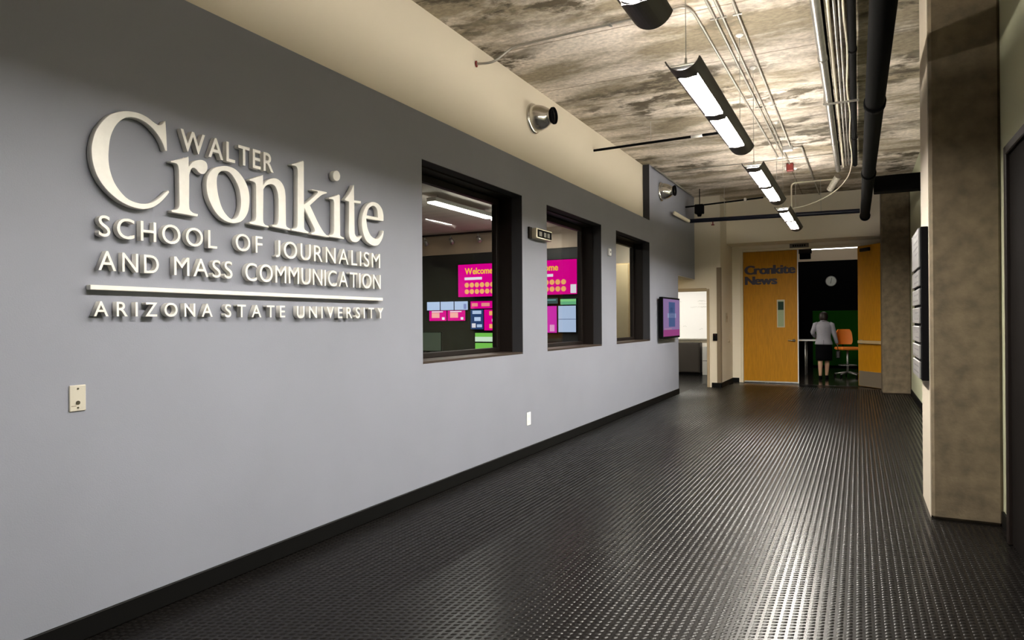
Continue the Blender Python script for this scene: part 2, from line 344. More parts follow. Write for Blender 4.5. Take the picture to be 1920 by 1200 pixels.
# concrete pillars
def pillar(name, b, label, panel):
    t = thing(name, label, 'pillar', (b[0], b[2], 0))
    CB('shaft', b, 0.018, M_CONC, t, (b[0], b[2], 0))
    if panel:
        BX('painted_side', (b[0] - 0.004, b[0], b[2] + 0.045, b[3] - 0.01, 0, b[5]), M_PANEL, t, (b[0], b[2], 0))
    return t
pillar('concrete_pillar', (0.447, XR, 5.555, 6.25, 0, ZC), 'near concrete pillar with a white painted side carrying the directory board', True)
pillar('concrete_pillar', (0.385, XR, 14.5, 15.19, 0, ZC), 'far concrete pillar beside the open yellow door', False)

# ------------------------------------------------------------------ windows of the grey wall
for i, (a, b) in enumerate(WIN):
    t = bpy.data.objects.new('window_%d' % (i + 1), None); link(t); struct(t, 'dark framed interior window, %s from the wall lettering' % ('first', 'second', 'third')[i])
    t.location = (XL, a, WZ0); of = (XL, a, WZ0); fx0, fx1 = XB - 0.03, XL - 0.12
    CB('sill', (fx0, XL - 0.004, a + 0.001, b - 0.001, WZ0, WZ0 + 0.02), 0.003, M_SILL, t, of)
    BX('reveal_shade', (fx1, XL - 0.002, a, a + 0.004, WZ0 + 0.02, WZ1), M_SHADE, t, of); BX('reveal_shade', (fx1, XL - 0.002, b - 0.004, b, WZ0 + 0.02, WZ1), M_SHADE, t, of); BX('reveal_shade', (fx1, XL - 0.002, a, b, WZ1 - 0.004, WZ1), M_SHADE, t, of)  # thin dark sheets put the shade of the grey reveals into colour
    BX('head_liner', (fx0, fx1, a, b, WZ1 - 0.018, WZ1), M_FRAME, t, of)
    BX('jamb_liner', (fx0, fx1, a, a + 0.018, WZ0 + 0.02, WZ1 - 0.018), M_FRAME, t, of)
    BX('jamb_liner', (fx0, fx1, b - 0.018, b, WZ0 + 0.02, WZ1 - 0.018), M_FRAME, t, of)
    gx = XB + 0.01
    CB('frame_head', (gx - 0.03, gx + 0.03, a + 0.018, b - 0.018, WZ1 - 0.08, WZ1 - 0.018), 0.005, M_FRAME, t, of)
    CB('frame_rail', (gx - 0.03, gx + 0.03, a + 0.018, b - 0.018, WZ0 + 0.02, WZ0 + 0.065), 0.005, M_FRAME, t, of)
    for s0, s1 in ((a + 0.018, a + 0.075), (b - 0.075, b - 0.018)):
        CB('frame_stile', (gx - 0.03, gx + 0.03, s0, s1, WZ0 + 0.065, WZ1 - 0.08), 0.005, M_FRAME, t, of)
    BX('pane', (gx - 0.004, gx + 0.004, a + 0.07, b - 0.07, WZ0 + 0.06, WZ1 - 0.075), GLASS, t, of)

# ------------------------------------------------------------------ wall lettering
def catmull(pts, sub=6):
    n = len(pts); out = []
    for i in range(n):
        p1, p2 = pts[i], pts[(i + 1) % n]
        if p1[2] and p2[2]: out.append((p1[0], p1[1])); continue
        p0 = p1 if p1[2] else pts[i - 1]; p3 = p2 if p2[2] else pts[(i + 2) % n]
        for k in range(sub):
            t = k / sub
            out.append(tuple(0.5 * (2 * p1[j] + (p2[j] - p0[j]) * t + (2 * p0[j] - 5 * p1[j] + 4 * p2[j] - p3[j]) * t * t + (3 * p1[j] - p0[j] - 3 * p2[j] + p3[j]) * t ** 3) for j in (0, 1)))
    return out
def curve_mesh(cu, name):
    o = bpy.data.objects.new('tmp', cu); COL.objects.link(o)
    dg = bpy.context.evaluated_depsgraph_get(); dg.update()
    me = bpy.data.meshes.new_from_object(o.evaluated_get(dg)); me.name = name
    bpy.data.objects.remove(o, do_unlink=True); return me
TOWALL = Matrix(((0, 0, 1, 0), (1, 0, 0, 0), (0, 1, 0, 0), (0, 0, 0, 1)))      # text x,y,z -> world y,z,x
sign = thing('wall_lettering', 'large raised silver lettering mounted on the grey wall', 'sign', (XL, 1.82, 1.43))
SO = Vector((XL, 1.82, 1.43))
def letter_from_loops(loops, depth, front_x):
    cu = bpy.data.curves.new('glyph', 'CURVE'); cu.dimensions = '2D'; cu.fill_mode = 'BOTH'
    cu.extrude = depth / 2 - 0.0015; cu.bevel_depth = 0.0015; cu.bevel_resolution = 0; cu.offset = -0.0015
    for lp in loops:
        sp = cu.splines.new('POLY'); sp.points.add(len(lp) - 1); sp.use_cyclic_u = True
        for p, q in zip(sp.points, lp): p.co = (q[0], q[1], 0, 1)
    me = curve_mesh(cu, 'letter'); me.transform(TOWALL); me.transform(Matrix.Translation((front_x - depth / 2 - SO.x, -SO.y, -SO.z)))
    me.materials.clear(); me.materials.append(M_SILVER)
    return link(bpy.data.objects.new('letter', me), sign)
for ch, loops in SERIF.items():
    letter_from_loops([[(x / 1000, y / 1000) for x, y in catmull(lp)] for lp in loops], 0.036, XL + 0.042)
BUILTIN = bpy.data.fonts.load('<builtin>') if hasattr(bpy.data.fonts, 'load') else None
GC = {}
def glyph(ch, offset=0.0):
    """flat outline of one character of the built-in font, cap height 1: (mesh, left, right)"""
    if (ch, offset) in GC: return GC[ch, offset]
    cu = bpy.data.curves.new('t', 'FONT'); cu.body = ch; cu.size = 1.0; cu.fill_mode = 'FRONT'; cu.offset = offset; cu.resolution_u = 5
    me = curve_mesh(cu, 'g'); co = np.array([v.co[:] for v in me.vertices]); GC[ch, offset] = (me, co[:, 0].min(), co[:, 0].max(), co[:, 1].min(), co[:, 1].max())
    return GC[ch, offset]
def solid_glyph(ch, s, sx, depth, offset=0.0):
    cu = bpy.data.curves.new('t', 'FONT'); cu.body = ch; cu.size = 1.0; cu.fill_mode = 'BOTH'; cu.offset = offset; cu.extrude = 0.5; cu.resolution_u = 5
    me = curve_mesh(cu, 'letter'); me.transform(Matrix.Diagonal((s * sx, s, depth, 1))); return me
CAP = glyph('H')[4]
def word(txt, a, b, z, cap, depth=0.032, front=XL + 0.038, weight=0.0):
    s = cap / CAP
    ws = [glyph(c)[2] - glyph(c)[1] for c in txt]; lsb = [glyph(c)[1] for c in txt]
    nat = sum(ws) * s; sx = min(1.0, (b - a) * 0.80 / nat); gap = ((b - a) - nat * sx) / max(1, len(txt) - 1)
    x = a
    for c, wd, l in zip(txt, ws, lsb):
        me = solid_glyph(c, s, sx, depth, 0.0 if c == 'M' else weight); me.transform(Matrix.Translation((x - l * s * sx, z, 0)))
        if c == 'J':
            lo, hi = glyph(c)[3], glyph(c)[4]; me.transform(Matrix.Translation((0, z, 0)) @ Matrix.Diagonal((1, CAP / (hi - lo), 1, 1)) @ Matrix.Translation((0, -z - lo * s, 0)))
        me.transform(TOWALL); me.transform(Matrix.Translation((front - depth / 2 - SO.x, -SO.y, -SO.z)))
        me.materials.clear(); me.materials.append(M_SILVER)
        link(bpy.data.objects.new('letter', me), sign)
        x += wd * s * sx + gap
word('WALTER', 2.27, 2.874, 2.283, 0.104, weight=0.010)
word('SCHOOL', 1.852, 2.483, 1.800, 0.094); word('OF', 2.603, 2.791, 1.803, 0.094); word('JOURNALISM', 2.890, 3.861, 1.790, 0.100)
word('AND', 1.850, 2.145, 1.646, 0.088); word('MASS', 2.228, 2.581, 1.646, 0.092); word('COMMUNICATION', 2.668, 3.866, 1.640, 0.100)
word('ARIZONA', 1.829, 2.451, 1.438, 0.066, weight=0.007); word('STATE', 2.532, 2.959, 1.436, 0.068, weight=0.007); word('UNIVERSITY', 3.056, 3.893, 1.432, 0.072, weight=0.007)
CB('underline_bar', (XL + 0.004, XL + 0.036, 1.815, 3.893, 1.556, 1.578), 0.002, M_SILVER, sign, tuple(SO))
# stand-off pins that carry the letters and the bar
for k in range(7):
    yy = 1.9 + k * 0.32
    o = MB().tube([(XL - 0.003, yy, 1.567), (XL + 0.006, yy, 1.567)], 0.005, 8).build('standoff_pin', M_STEEL, sign, off=tuple(SO))

# ------------------------------------------------------------------ hanging corridor lamps
LX, HW, SAG, ZR, LL, RECESS = -0.948, 0.105, 0.075, 3.0, 2.37, 0.027
def arc(s, off=0.0):          # s in -1..1 across the trough
    rad = (HW * HW + SAG * SAG) / (2 * SAG); ph = math.asin(HW / rad) * s
    return (math.sin(ph) * (rad + off), (rad - SAG) - math.cos(ph) * (rad + off))
def lamp(ynear, label, proto=None):
    if proto is not None:
        o = copy_tree(proto, (LX, ynear, ZR)); tag(o, label); return o
    t = thing('pendant_lamp', label, 'lamp', (LX, ynear, ZR), 'hanging corridor lamps')
    # housing: curved shell with two lens openings along its underside
    def shell(mb, s0, s1, y0, y1, k):
        P = [arc(s0 + (s1 - s0) * i / k, 0.004) for i in range(k + 1)]; Q = [arc(s0 + (s1 - s0) * i / k, -0.004) for i in range(k + 1)]; n = k + 1; o = len(mb.v)
        mb.v += [(x, y0, z) for x, z in P] + [(x, y1, z) for x, z in P] + [(x, y0, z) for x, z in Q] + [(x, y1, z) for x, z in Q]
        for i in range(k):
            mb.f += [tuple(o + q for q in w_) for w_ in ((i, n + i, n + i + 1, i + 1), (2 * n + i, 2 * n + i + 1, 3 * n + i + 1, 3 * n + i), (i, i + 1, 2 * n + i + 1, 2 * n + i), (n + i, 3 * n + i, 3 * n + i + 1, n + i + 1))]
        mb.f += [tuple(o + q for q in (0, 2 * n, 3 * n, n)), tuple(o + q for q in (k, n + k, 3 * n + k, 2 * n + k))]
    LENS = ((0.13, 1.01), (1.15, 2.05)); SO_ = 0.5; xe, ze = arc(SO_, 0.0); zl = ze + RECESS
    hb_ = MB(); shell(hb_, -1, -SO_, 0, LL, 6); shell(hb_, SO_, 1, 0, LL, 6)
    for y0, y1 in ((0, LENS[0][0]), (LENS[0][1], LENS[1][0]), (LENS[1][1], LL)): shell(hb_, -SO_, SO_, y0, y1, 8)
    hb_.build('housing', M_LAMP, t)
    for y0, y1 in LENS:
        well = MB().box(-xe - 0.003, -xe, y0, y1, ze - 0.002, zl).box(xe, xe + 0.003, y0, y1, ze - 0.002, zl).box(-xe, xe, y0 - 0.003, y0, -SAG + 0.002, zl).box(-xe, xe, y1, y1 + 0.003, -SAG + 0.002, zl).build('lens_well', M_LAMP, t)
        BX('lens', (-xe, xe, y0, y1, zl - 0.002, zl), M_LENS, well)
    BX('reflector', (-0.092, 0.092, 0.06, LL - 0.06, zl + 0.002, zl + 0.005), M_LAMPIN, t)
    for sx in (-0.035, 0.035): MB().tube([(sx, 0.12, -0.012), (sx, LL - 0.12, -0.012)], 0.009, 10).build('tube', M_TUBE, t, True)
    for yy in (0.10, LL - 0.10):
        CB('cross_bracket', (-HW + 0.004, HW - 0.004, yy - 0.012, yy + 0.012, -0.010, 0.0), 0.002, M_LAMPIN, t)
        cab = MB().tube([(0, yy, -0.004), (0, yy, ZC - ZR)], 0.0025, 6).build('suspension_cable', M_STEEL, t)
        MB().tube([(0, yy, -0.002), (0, yy, 0.035)], 0.008, 8).build('gripper', M_STEEL, cab)
        MB().lathe([(0.001, 0), (0.035, 0), (0.035, 0.012), (0.01, 0.03), (0.001, 0.03)], (0, yy, ZC - ZR), (0, 0, -1), 16).build('ceiling_cup', M_WHITEPL, cab, True)
    return t
proto = lamp(1.1, 'nearest hanging trough lamp, cut off by the top edge of the view')
lamp(4.14, 'large hanging trough lamp, second from the viewer, with two glowing lenses', proto)
lamp(7.2, 'hanging trough lamp third from the viewer', proto)
lamp(10.22, 'farthest hanging trough lamp near the yellow doors', proto)

# ------------------------------------------------------------------ pipes and conduits under the ceiling
def pipe(name, pts, r, m, label, cat='pipe', rad=0.08, group=None, seg=12):
    o = MB().tube(bend(pts, rad), r, seg).build(name, m, None); autosmooth(o, 50); return tag(o, label, cat, group)
def strap(parent, x, y, z, r, along='y'):
    b = (x - r - 0.025, x + r + 0.025, y - 0.012, y + 0.012, z - r - 0.003, z - r + 0.006) if along == 'y' else (x - 0.012, x + 0.012, y - r - 0.025, y + r + 0.025, z - r - 0.003, z - r + 0.006)
    BX('strap', b, M_STEEL, parent)
o = pipe('conduit', [(-3.19, 5.50, 3.83), (-3.03, 5.55, 3.83), (-2.86, 5.62, 3.975), (-1.25, 5.57, 3.975), (-1.21, 5.7, 3.975), (-1.12, 11.4, 3.975)], 0.011, M_CONDUIT, 'steel conduit leaving the cream wall and bending along the ceiling', 'conduit')
MB().lathe([(0.001, 0), (0.03, 0), (0.03, 0.01), (0.001, 0.01)], (-3.19, 5.50, 3.83), (1, 0.3, 0), 14).build('red_escutcheon', M_RED, o)
strap(o, -1.9, 5.59, 3.975, 0.011, 'x')
for x0, x1, yend, lb in ((-1.13, -1.04, 11.3, 'steel conduit second from the lamp side on the ceiling'), (-1.03, -1.00, 12.0, 'steel conduit third from the lamp side leading to the red device'), (-0.895, -0.885, 10.80, 'steel conduit nearest the pipe bundle ending at the white box')):
    o = pipe('conduit', [(x0, -3.0, 3.975), (x1, yend, 3.975)], 0.011, M_CONDUIT, lb, 'conduit')
    for yy in (2.5, 5.9, 8.6): strap(o, x0 + (x1 - x0) * (yy + 3) / (yend + 3), yy, 3.975, 0.011)
tag(CB('junction_box', (-1.00, -0.86, 10.82, 10.93, 3.93, 4.0), 0.006, M_WHITEPL), 'small white junction box on the concrete ceiling', 'box')
t = thing('alarm_device', 'small dark red alarm device on the ceiling', 'alarm', (-1.0, 12.1, 3.96))
CB('housing', (-0.055, 0.055, -0.05, 0.05, -0.09, 0.04), 0.01, M_RED, t); MB().lathe([(0.03, 0), (0.028, 0.02), (0.012, 0.03), (0.001, 0.031)], (-0.06, 0, -0.03), (-1, -0.4, -0.3), 14).build('lens', M_WHITEPL, t, True)
pipe('conduit', [(-0.855, 10.88, 3.97), (-0.74, 10.88, 3.97), (-0.70, 15.18, 3.97)], 0.012, M_CONDUIT, 'steel conduit turning from the white box toward the end wall', 'conduit')
pipe('conduit', [(-3.07, 11.62, 3.975), (-1.2, 11.62, 3.975), (0.1, 11.62, 3.975)], 0.010, M_CONDUIT, 'thin conduit crossing the ceiling in front of the side passage', 'conduit')
pipe('conduit', [(-0.35, 13.55, 3.945), (-1.10, 13.55, 3.945), (-1.10, 13.55, 3.47)], 0.014, M_CABLE, 'pale conduit dropping to the black cross pipe', 'conduit')
pipe('conduit', [(-3.02, 11.2, 3.96), (-3.02, 13.9, 3.96)], 0.014, M_CONDUIT, 'conduit along the corner of grey wall and ceiling', 'conduit')
# black sprinkler branch with a white coupling
o = pipe('sprinkler_pipe', [(-3.19, 8.67, 3.72), (-1.45, 8.67, 3.74)], 0.017, M_BLACK, 'thin black pipe crossing from the cream wall above the second lamp')
MB().tube([(-1.88, 8.67, 3.735), (-1.74, 8.67, 3.737)], 0.021, 12).build('coupling', M_WHITEPL, o, True)
for xx in (-2.4, -1.5): MB().tube([(xx, 8.67, 3.73), (xx, 8.67, 4.0)], 0.004, 6).build('hanger_rod', M_STEEL, o)
# bundle of pipes to the right of the lamps
for x, z, r, m, nm, lb in ((-0.285, 3.86, 0.038, M_STEEL, 'pipe', 'thick galvanised pipe, leftmost of the ceiling bundle'), (-0.205, 3.90, 0.016, M_CABLE, 'pipe', 'pale tan pipe beside the thick galvanised one'),
        (-0.160, 3.91, 0.012, M_STEEL, 'conduit', 'thin bright conduit in the middle of the bundle'), (-0.122, 3.915, 0.012, M_STEEL, 'conduit', 'thin bright conduit next to the cream cable'),
        (-0.245, 3.94, 0.012, M_BLACK, 'conduit', 'black conduit tucked above the galvanised pipe'), (-0.035, 3.90, 0.034, M_BLACK, 'pipe', 'black pipe at the right of the ceiling bundle')):
    o = pipe(nm, [(x, -3.0, z), (x, 12.2 + 0.5 * abs(x), z)], r, m, lb, nm)
    for yy in (7.0, 10.4): 
        if r > 0.03: MB().tube([(x, yy - 0.03, z), (x, yy + 0.03, z)], r + 0.006, 14).build('coupling', m, o, True)
tag(MB().box(-0.34, 0.02, 8.3, 8.34, 3.80, 3.815).tube([(-0.33, 8.32, 3.82), (-0.33, 8.32, 4.0)], 0.005, 6).tube([(0.01, 8.32, 3.82), (0.01, 8.32, 4.0)], 0.005, 6).build('trapeze_hanger', M_STEEL), 'steel hanger bar under the pipe bundle', 'hanger')
pts = [(-0.085 + 0.012 * math.sin(k * 1.7), 2.0 + k * 0.6, 3.89 + 0.01 * math.sin(k * 2.3)) for k in range(17)] + [(-0.09, 12.1, 3.84), (-0.14, 12.6, 3.78), (-0.3, 13.0, 3.66), (-0.6, 13.3, 3.54), (-0.9, 13.45, 3.48), (-1.08, 13.52, 3.47)]
pipe('cable', pts, 0.010, M_CABLE, 'cream cable sagging from the pipe bundle toward the far lamp', 'cable', 0.2, seg=8)
o = MB().tube([(-0.29, 12.50, 3.79), (-0.42, 12.72, 3.62)], 0.055, 16).build('sleeve', mat('grey_perforated_sleeve', (0.32, 0.29, 0.24), 0.6, noise=0.5, nscale=60), None, True)
autosmooth(o); tag(o, 'grey sleeve hanging at the far end of the pipe bundle', 'sleeve')
# big black main and the pipes that leave it
o = pipe('main_pipe', [(0.165, -3.0, 3.22), (0.11, 13.55, 3.25)], 0.075, M_BLACK, 'big black main pipe running along the ceiling near the right wall', seg=20)
for yy in (6.5, 9.6, 13.5):
    MB().tube([(0.165 - 0.055 * (yy + 3) / 16.5, yy - 0.05, 3.235), (0.165 - 0.055 * (yy + 3) / 16.5, yy + 0.05, 3.235)], 0.086, 20).build('coupling', M_BLACK, o, True)
for yy in (3.2, 7.6, 11.9): MB().tube([(0.14, yy, 3.25), (0.14, yy, 4.0)], 0.006, 6).build('hanger_rod', M_BLACK, o)
tag(CB('duct_stub', (0.20, XR, 10.7, 10.95, 3.18, 3.40), 0.01, M_BLACK), 'black square duct stub from the main pipe to the right wall', 'duct')
o = pipe('cross_pipe', [(0.03, 13.5, 3.33), (-2.96, 13.5, 3.37)], 0.040, mat('black_blue_pipe', (0.004, 0.005, 0.012), 0.45, spec=0.2), 'black pipe crossing the corridor in front of the yellow doors', seg=14)
st = MB().tube(bend([(-2.94, 13.5, 3.37), (-2.99, 13.48, 3.37), (-2.99, 12.35, 3.37)], 0.04), 0.034, 12).build('white_end', M_CABLE, o, True)
for xx in (-2.3, -0.6): MB().tube([(xx, 13.5, 3.36), (xx, 13.5, 4.0)], 0.004, 6).build('hanger_rod', M_STEEL, o)
MB().lathe([(0.012, 0), (0.012, 0.05), (0.035, 0.06), (0.03, 0.075), (0.001, 0.075)], (-2.52, 13.5, 3.33), (0, 0, -1), 12).build('sprinkler_head', M_RED, o, True)
o = pipe('thin_cross_pipe', [(-3.07, 13.6, 3.67), (-1.6, 13.6, 3.73)], 0.016, M_BLACK, 'thin black pipe above the black cross pipe')
CB('pipe_clamp', (-1.95, -1.90, 13.57, 13.63, 3.69, 3.75), 0.004, M_CONDUIT, o)
t = thing('wall_speaker', 'black boxy speaker hung above the side passage', 'speaker', (-2.78, 13.55, 3.60))
CB('cabinet', (-0.085, 0.085, -0.10, 0.03, -0.10, 0.085), 0.012, M_BLACK, t); MB().tube([(0, 0, 0.085), (0, 0, 0.4)], 0.008, 8).build('stem', M_BLACK, t, True); MB().lathe([(0.05, 0), (0.035, 0.05), (0.001, 0.05)], (0, -0.03, -0.10), (0, 0, -1), 14).build('horn', M_BLACK, t, True)

# ------------------------------------------------------------------ fittings on the grey and cream walls
def nozzle(x, y, z, k, label):
    t = thing('air_nozzle', label, 'vent', (x, y, z), 'round steel air nozzles')
    MB().lathe([(0.001, 0), (0.165, 0), (0.170, 0.012), (0.160, 0.03), (0.148, 0.035)], (0, 0, 0), (1, 0, 0), 36).build('flange', M_CHROME, t, True)
    MB().lathe([(0.148, 0.03), (0.142, 0.08), (0.122, 0.14), (0.098, 0.18), (0.082, 0.20), (0.078, 0.23), (0.085, 0.245), (0.088, 0.25), (0.080, 0.252)], (0, 0, 0), (1, 0, 0), 36).build('bowl', M_CHROME, t, True)
    MB().lathe([(0.083, 0.252), (0.078, 0.22), (0.001, 0.19)], (0, 0, 0), (1, 0, 0), 28).build('throat', M_BLACK, t, True)
    MB().lathe([(0.086, 0.236), (0.092, 0.242), (0.092, 0.262), (0.084, 0.266)], (0, 0, 0), (1, 0, 0), 28).build('rubber_rim', M_BLACK, t, True)
nozzle(XL - 0.11, 6.74, 3.64, 1, 'round steel air nozzle on the cream band, above the first two windows')
nozzle(XL, 11.72, 3.66, 1, 'round steel air nozzle high on the dark grey wall near the side passage')
t = thing('switch_plate', 'stainless key switch plate at the left end of the grey wall', 'switch', (XL, 1.775, 1.075))
sv = mat('satin_steel_plate', (0.66, 0.62, 0.54), 0.35, metal=0.4)
CB('plate', (0, 0.007, -0.036, 0.036, -0.058, 0.058), 0.003, sv, t)
for zz, rr in ((0.042, 0.004), (-0.042, 0.004), (-0.020, 0.009)):
    MB().lathe([(rr, 0), (rr, 0.003), (0.0005, 0.003)], (0.007, 0, zz), (1, 0, 0), 12).build('screw' if rr < 0.005 else 'key_switch', mat('dark_screw', (0.08, 0.07, 0.05), 0.4, metal=0.5), t)
BX('engraved_line', (0.0068, 0.0075, -0.028, -0.006, -0.036, -0.032), mat('engraving', (0.3, 0.26, 0.2), 0.5), t)
t = thing('wall_outlet', 'white outlet plate low on the grey wall below the first window', 'outlet', (XL, 6.355, 0.385))
CB('plate', (0, 0.006, -0.045, 0.045, -0.068, 0.068), 0.003, M_WHITEPL, t)
for zz in (-0.028, 0.028): CB('socket', (0.0055, 0.008, -0.018, 0.018, zz - 0.018, zz + 0.018), 0.002, mat('socket_face', (0.7, 0.69, 0.67), 0.4), t)
t = thing('lit_wall_sign', 'small brass edged wall sign between the first and second windows', 'sign', (XL, 6.585, 2.335))
brass = mat('pale_brass', (0.62, 0.56, 0.40), 0.3, metal=0.6)
CB('case', (0, 0.075, -0.16, 0.24, -0.055, 0.052), 0.004, brass, t); BX('dark_face', (0.074, 0.078, -0.14, 0.225, -0.042, 0.04), M_BLACK, t)
BX('back_plate', (0, 0.02, -0.22, -0.155, -0.06, 0.06), M_FRAME, t)
for a, b in ((-0.1, -0.03), (0.02, 0.08), (0.11, 0.17)): BX('face_mark', (0.077, 0.079, a, b, -0.028, 0.02), mat('grey_print', (0.20, 0.19, 0.16), 0.5), t)
t = thing('strobe', 'tiny white sensor box between the second and third windows', 'sensor', (XL, 8.93, 2.355)); CB('case', (0, 0.03, -0.045, 0.045, -0.048, 0.048), 0.006, M_WHITEPL, t); MB().lathe([(0.014, 0), (0.012, 0.006), (0.001, 0.007)], (0.03, 0, 0), (1, 0, 0), 12).build('lens', mat('smoke_lens', (0.3, 0.3, 0.3), 0.2), t, True)

# wall mounted monitor at the end of the grey wall
t = thing('wall_monitor', 'wall mounted monitor with a violet picture at the end of the grey wall', 'monitor', (XL, 11.42, 1.09))
CB('bezel', (0.04, 0.105, 0, 1.22, 0, 0.72), 0.006, M_BLACK, t); BX('bracket', (0, 0.042, 0.25, 0.95, 0.02, 0.55), M_FRAME, t)
scr = BX('screen', (0.1045, 0.1065, 0.03, 1.19, 0.035, 0.69), emis('screen_violet', (0.42, 0.27, 0.55), 0.55), t)
for b, c, k in (((0.40, 0.85, 0.20, 0.64), (0.16, 0.25, 0.55), 0.8), ((0.32, 0.92, 0.36, 0.44), (0.55, 0.62, 0.95), 1.0), ((0.50, 0.76, 0.46, 0.62), (0.10, 0.18, 0.42), 0.7), ((0.03, 1.19, 0.035, 0.15), (0.62, 0.12, 0.42), 0.9), ((0.10, 0.60, 0.155, 0.175), (0.8, 0.45, 0.7), 0.9)):
    BX('picture_area', (0.1063, 0.1075, b[0], b[1], b[2], b[3]), emis('screen_%d_%d' % (b[0] * 100, b[2] * 100), c, k * 0.48), scr)

# directory board on the near pillar
t = thing('directory_board', 'tall wall directory of stacked silver name strips on the near pillar', 'sign', (0.4425, 5.62, 0.96))
CB('backing', (-0.046, 0.0, 0.0, 0.66, 0.0, 1.10), 0.004, M_BLACK, t)
sil = mat('silver_strip', (0.20, 0.195, 0.195), 0.4, metal=0.3); ink = mat('strip_ink', (0.12, 0.12, 0.12), 0.5)
zs = [1.10, 0.80, 0.665, 0.53, 0.395, 0.26, 0.14, 0.0]
for a, b in zip(zs, zs[1:]):
    s = CB('name_strip', (-0.060, -0.047, 0.015, 0.655, b + 0.012, a - 0.008), 0.003, sil, t)
    for q in range(2 if a < 1 else 4):
        zz = a - 0.045 - q * 0.045; BX('print_line', (-0.0608, -0.0598, 0.08, 0.35 + 0.1 * ((q * 7 + int(a * 30)) % 3), zz - 0.006, zz + 0.006), ink, s)

# near right door: dark frame and leaf
t = bpy.data.objects.new('door_4', None); link(t); t.location = (XR, 4.0, 0); struct(t, 'dark door frame at the right edge of the view')
CB('jamb', (-0.05, 0.02, 1.10, 1.16, 0, 2.47), 0.006, M_FRAME, t); CB('jamb', (-0.05, 0.02, 0, 0.06, 0, 2.47), 0.006, M_FRAME, t); CB('head', (-0.05, 0.02, 0.06, 1.10, 2.41, 2.47), 0.006, M_FRAME, t)
BX('leaf', (-0.028, 0.015, 0.06, 1.10, 0.01, 2.41), mat('dark_brown_leaf', (0.004, 0.003, 0.0026), 0.8, spec=0.05), t)
h = MB().tube(bend([(-0.03, 0.14, 1.0), (-0.08, 0.14, 1.0), (-0.08, 0.26, 1.0)], 0.02), 0.009, 10).build('lever_handle', M_STEEL, t, True)

# ------------------------------------------------------------------ the yellow doors at the end
def leaf(name, hinge, ang, width, label):
    t = bpy.data.objects.new(name, None); link(t); t.location = hinge; t.rotation_euler = (0, 0, ang); return struct(t, label)
W1 = 1.135
t = leaf('door_1', (-2.31, YD + 0.05, 0), 0, W1, 'closed golden wood door lettered in dark type')
CB('panel', (0, W1, -0.045, 0, 0.012, 2.925), 0.004, M_DOOR, t)
vp_ = BX('vision_frame', (0.705, 0.865, -0.049, 0.004, 1.235, 1.845), mat('pale_frame', (0.48, 0.42, 0.28), 0.5), t)
BX('vision_glass', (0.725, 0.845, -0.052, -0.048, 1.255, 1.825), mat('pale_green_glass', (0.30, 0.36, 0.22), 0.15), vp_); BX('notice', (0.727, 0.843, -0.0535, -0.051, 1.62, 1.80), mat('dark_green_glass', (0.02, 0.045, 0.03), 0.1), vp_)
BX('edge_strip', (W1 - 0.012, W1 + 0.006, -0.048, 0.003, 0.012, 2.925), M_WHITEPL, t)
hd = MB().lathe([(0.03, 0), (0.03, 0.012), (0.012, 0.016), (0.012, 0.05), (0.001, 0.05)], (1.05, -0.045, 0.95), (0, -1, 0), 16).tube(bend([(1.05, -0.09, 0.95), (0.93, -0.09, 0.95)], 0.01), 0.009, 10).build('lever_handle', M_STEEL, t, True)
BX('bottom_sweep', (0.01, W1 - 0.01, -0.052, -0.045, 0.012, 0.045), M_STEEL, t)
navy = mat('navy_lettering', (0.018, 0.014, 0.030), 0.5)
TODOOR = Matrix(((1, 0, 0, 0), (0, 0, -1, 0), (0, 1, 0, 0), (0, 0, 0, 1)))
def door_word(txt, x0, x1, z, cap):
    s = cap / CAP; wt = 0.018
    ws = [(glyph(c)[1], glyph(c)[2]) for c in txt]; nat = sum(b - a for a, b in ws) * s; gp = 0.075 * cap * 0.9
    sx = ((x1 - x0) - gp * (len(txt) - 1)) / nat; x = x0
    for c, (a, b) in zip(txt, ws):
        parts = [solid_glyph(c, s, sx, 0.004 - 0.0004 * q, wt) for q in range(3)]; bm = bmesh.new()
        for q, pm in enumerate(parts): pm.transform(Matrix.Translation(((q - 1) * 0.012, 0, 0))); bm.from_mesh(pm)
        me = bpy.data.meshes.new('letter'); bm.to_mesh(me); bm.free(); me.transform(Matrix.Translation((x - a * s * sx, z, 0))); me.transform(TODOOR); me.transform(Matrix.Translation((0, -0.047, 0)))
        me.materials.clear(); me.materials.append(navy); link(bpy.data.objects.new('letter', me), t); x += (b - a) * s * sx + gp
door_word('Cronkite', 0.045, 1.075, 2.425, 0.185); door_word('News', 0.05, 0.70, 2.195, 0.175)
t = leaf('door_2', (0.0, YD - 0.01, 0), math.radians(-53), W1, 'golden wood door swung open toward the far pillar')
CB('panel', (0, W1, -0.022, 0.022, 0.012, 2.925), 0.004, M_DOOR, t)
BX('kick_plate', (0.02, W1 - 0.02, -0.026, -0.021, 0.02, 0.33), mat('scuffed_steel', (0.24, 0.20, 0.15), 0.45, metal=0.5), t)
pb = CB('panic_bar', (0.06, W1 - 0.06, -0.085, -0.045, 0.90, 0.965), 0.008, mat('brass_bar', (0.66, 0.52, 0.30), 0.35, metal=0.6), t)
for xx in (0.08, W1 - 0.14): CB('bar_bracket', (xx, xx + 0.06, -0.05, -0.02, 0.89, 0.975), 0.006, M_STEEL, pb)
CB('door_closer', (0.12, 0.40, -0.075, -0.022, 2.80, 2.87), 0.01, M_FRAME, t)
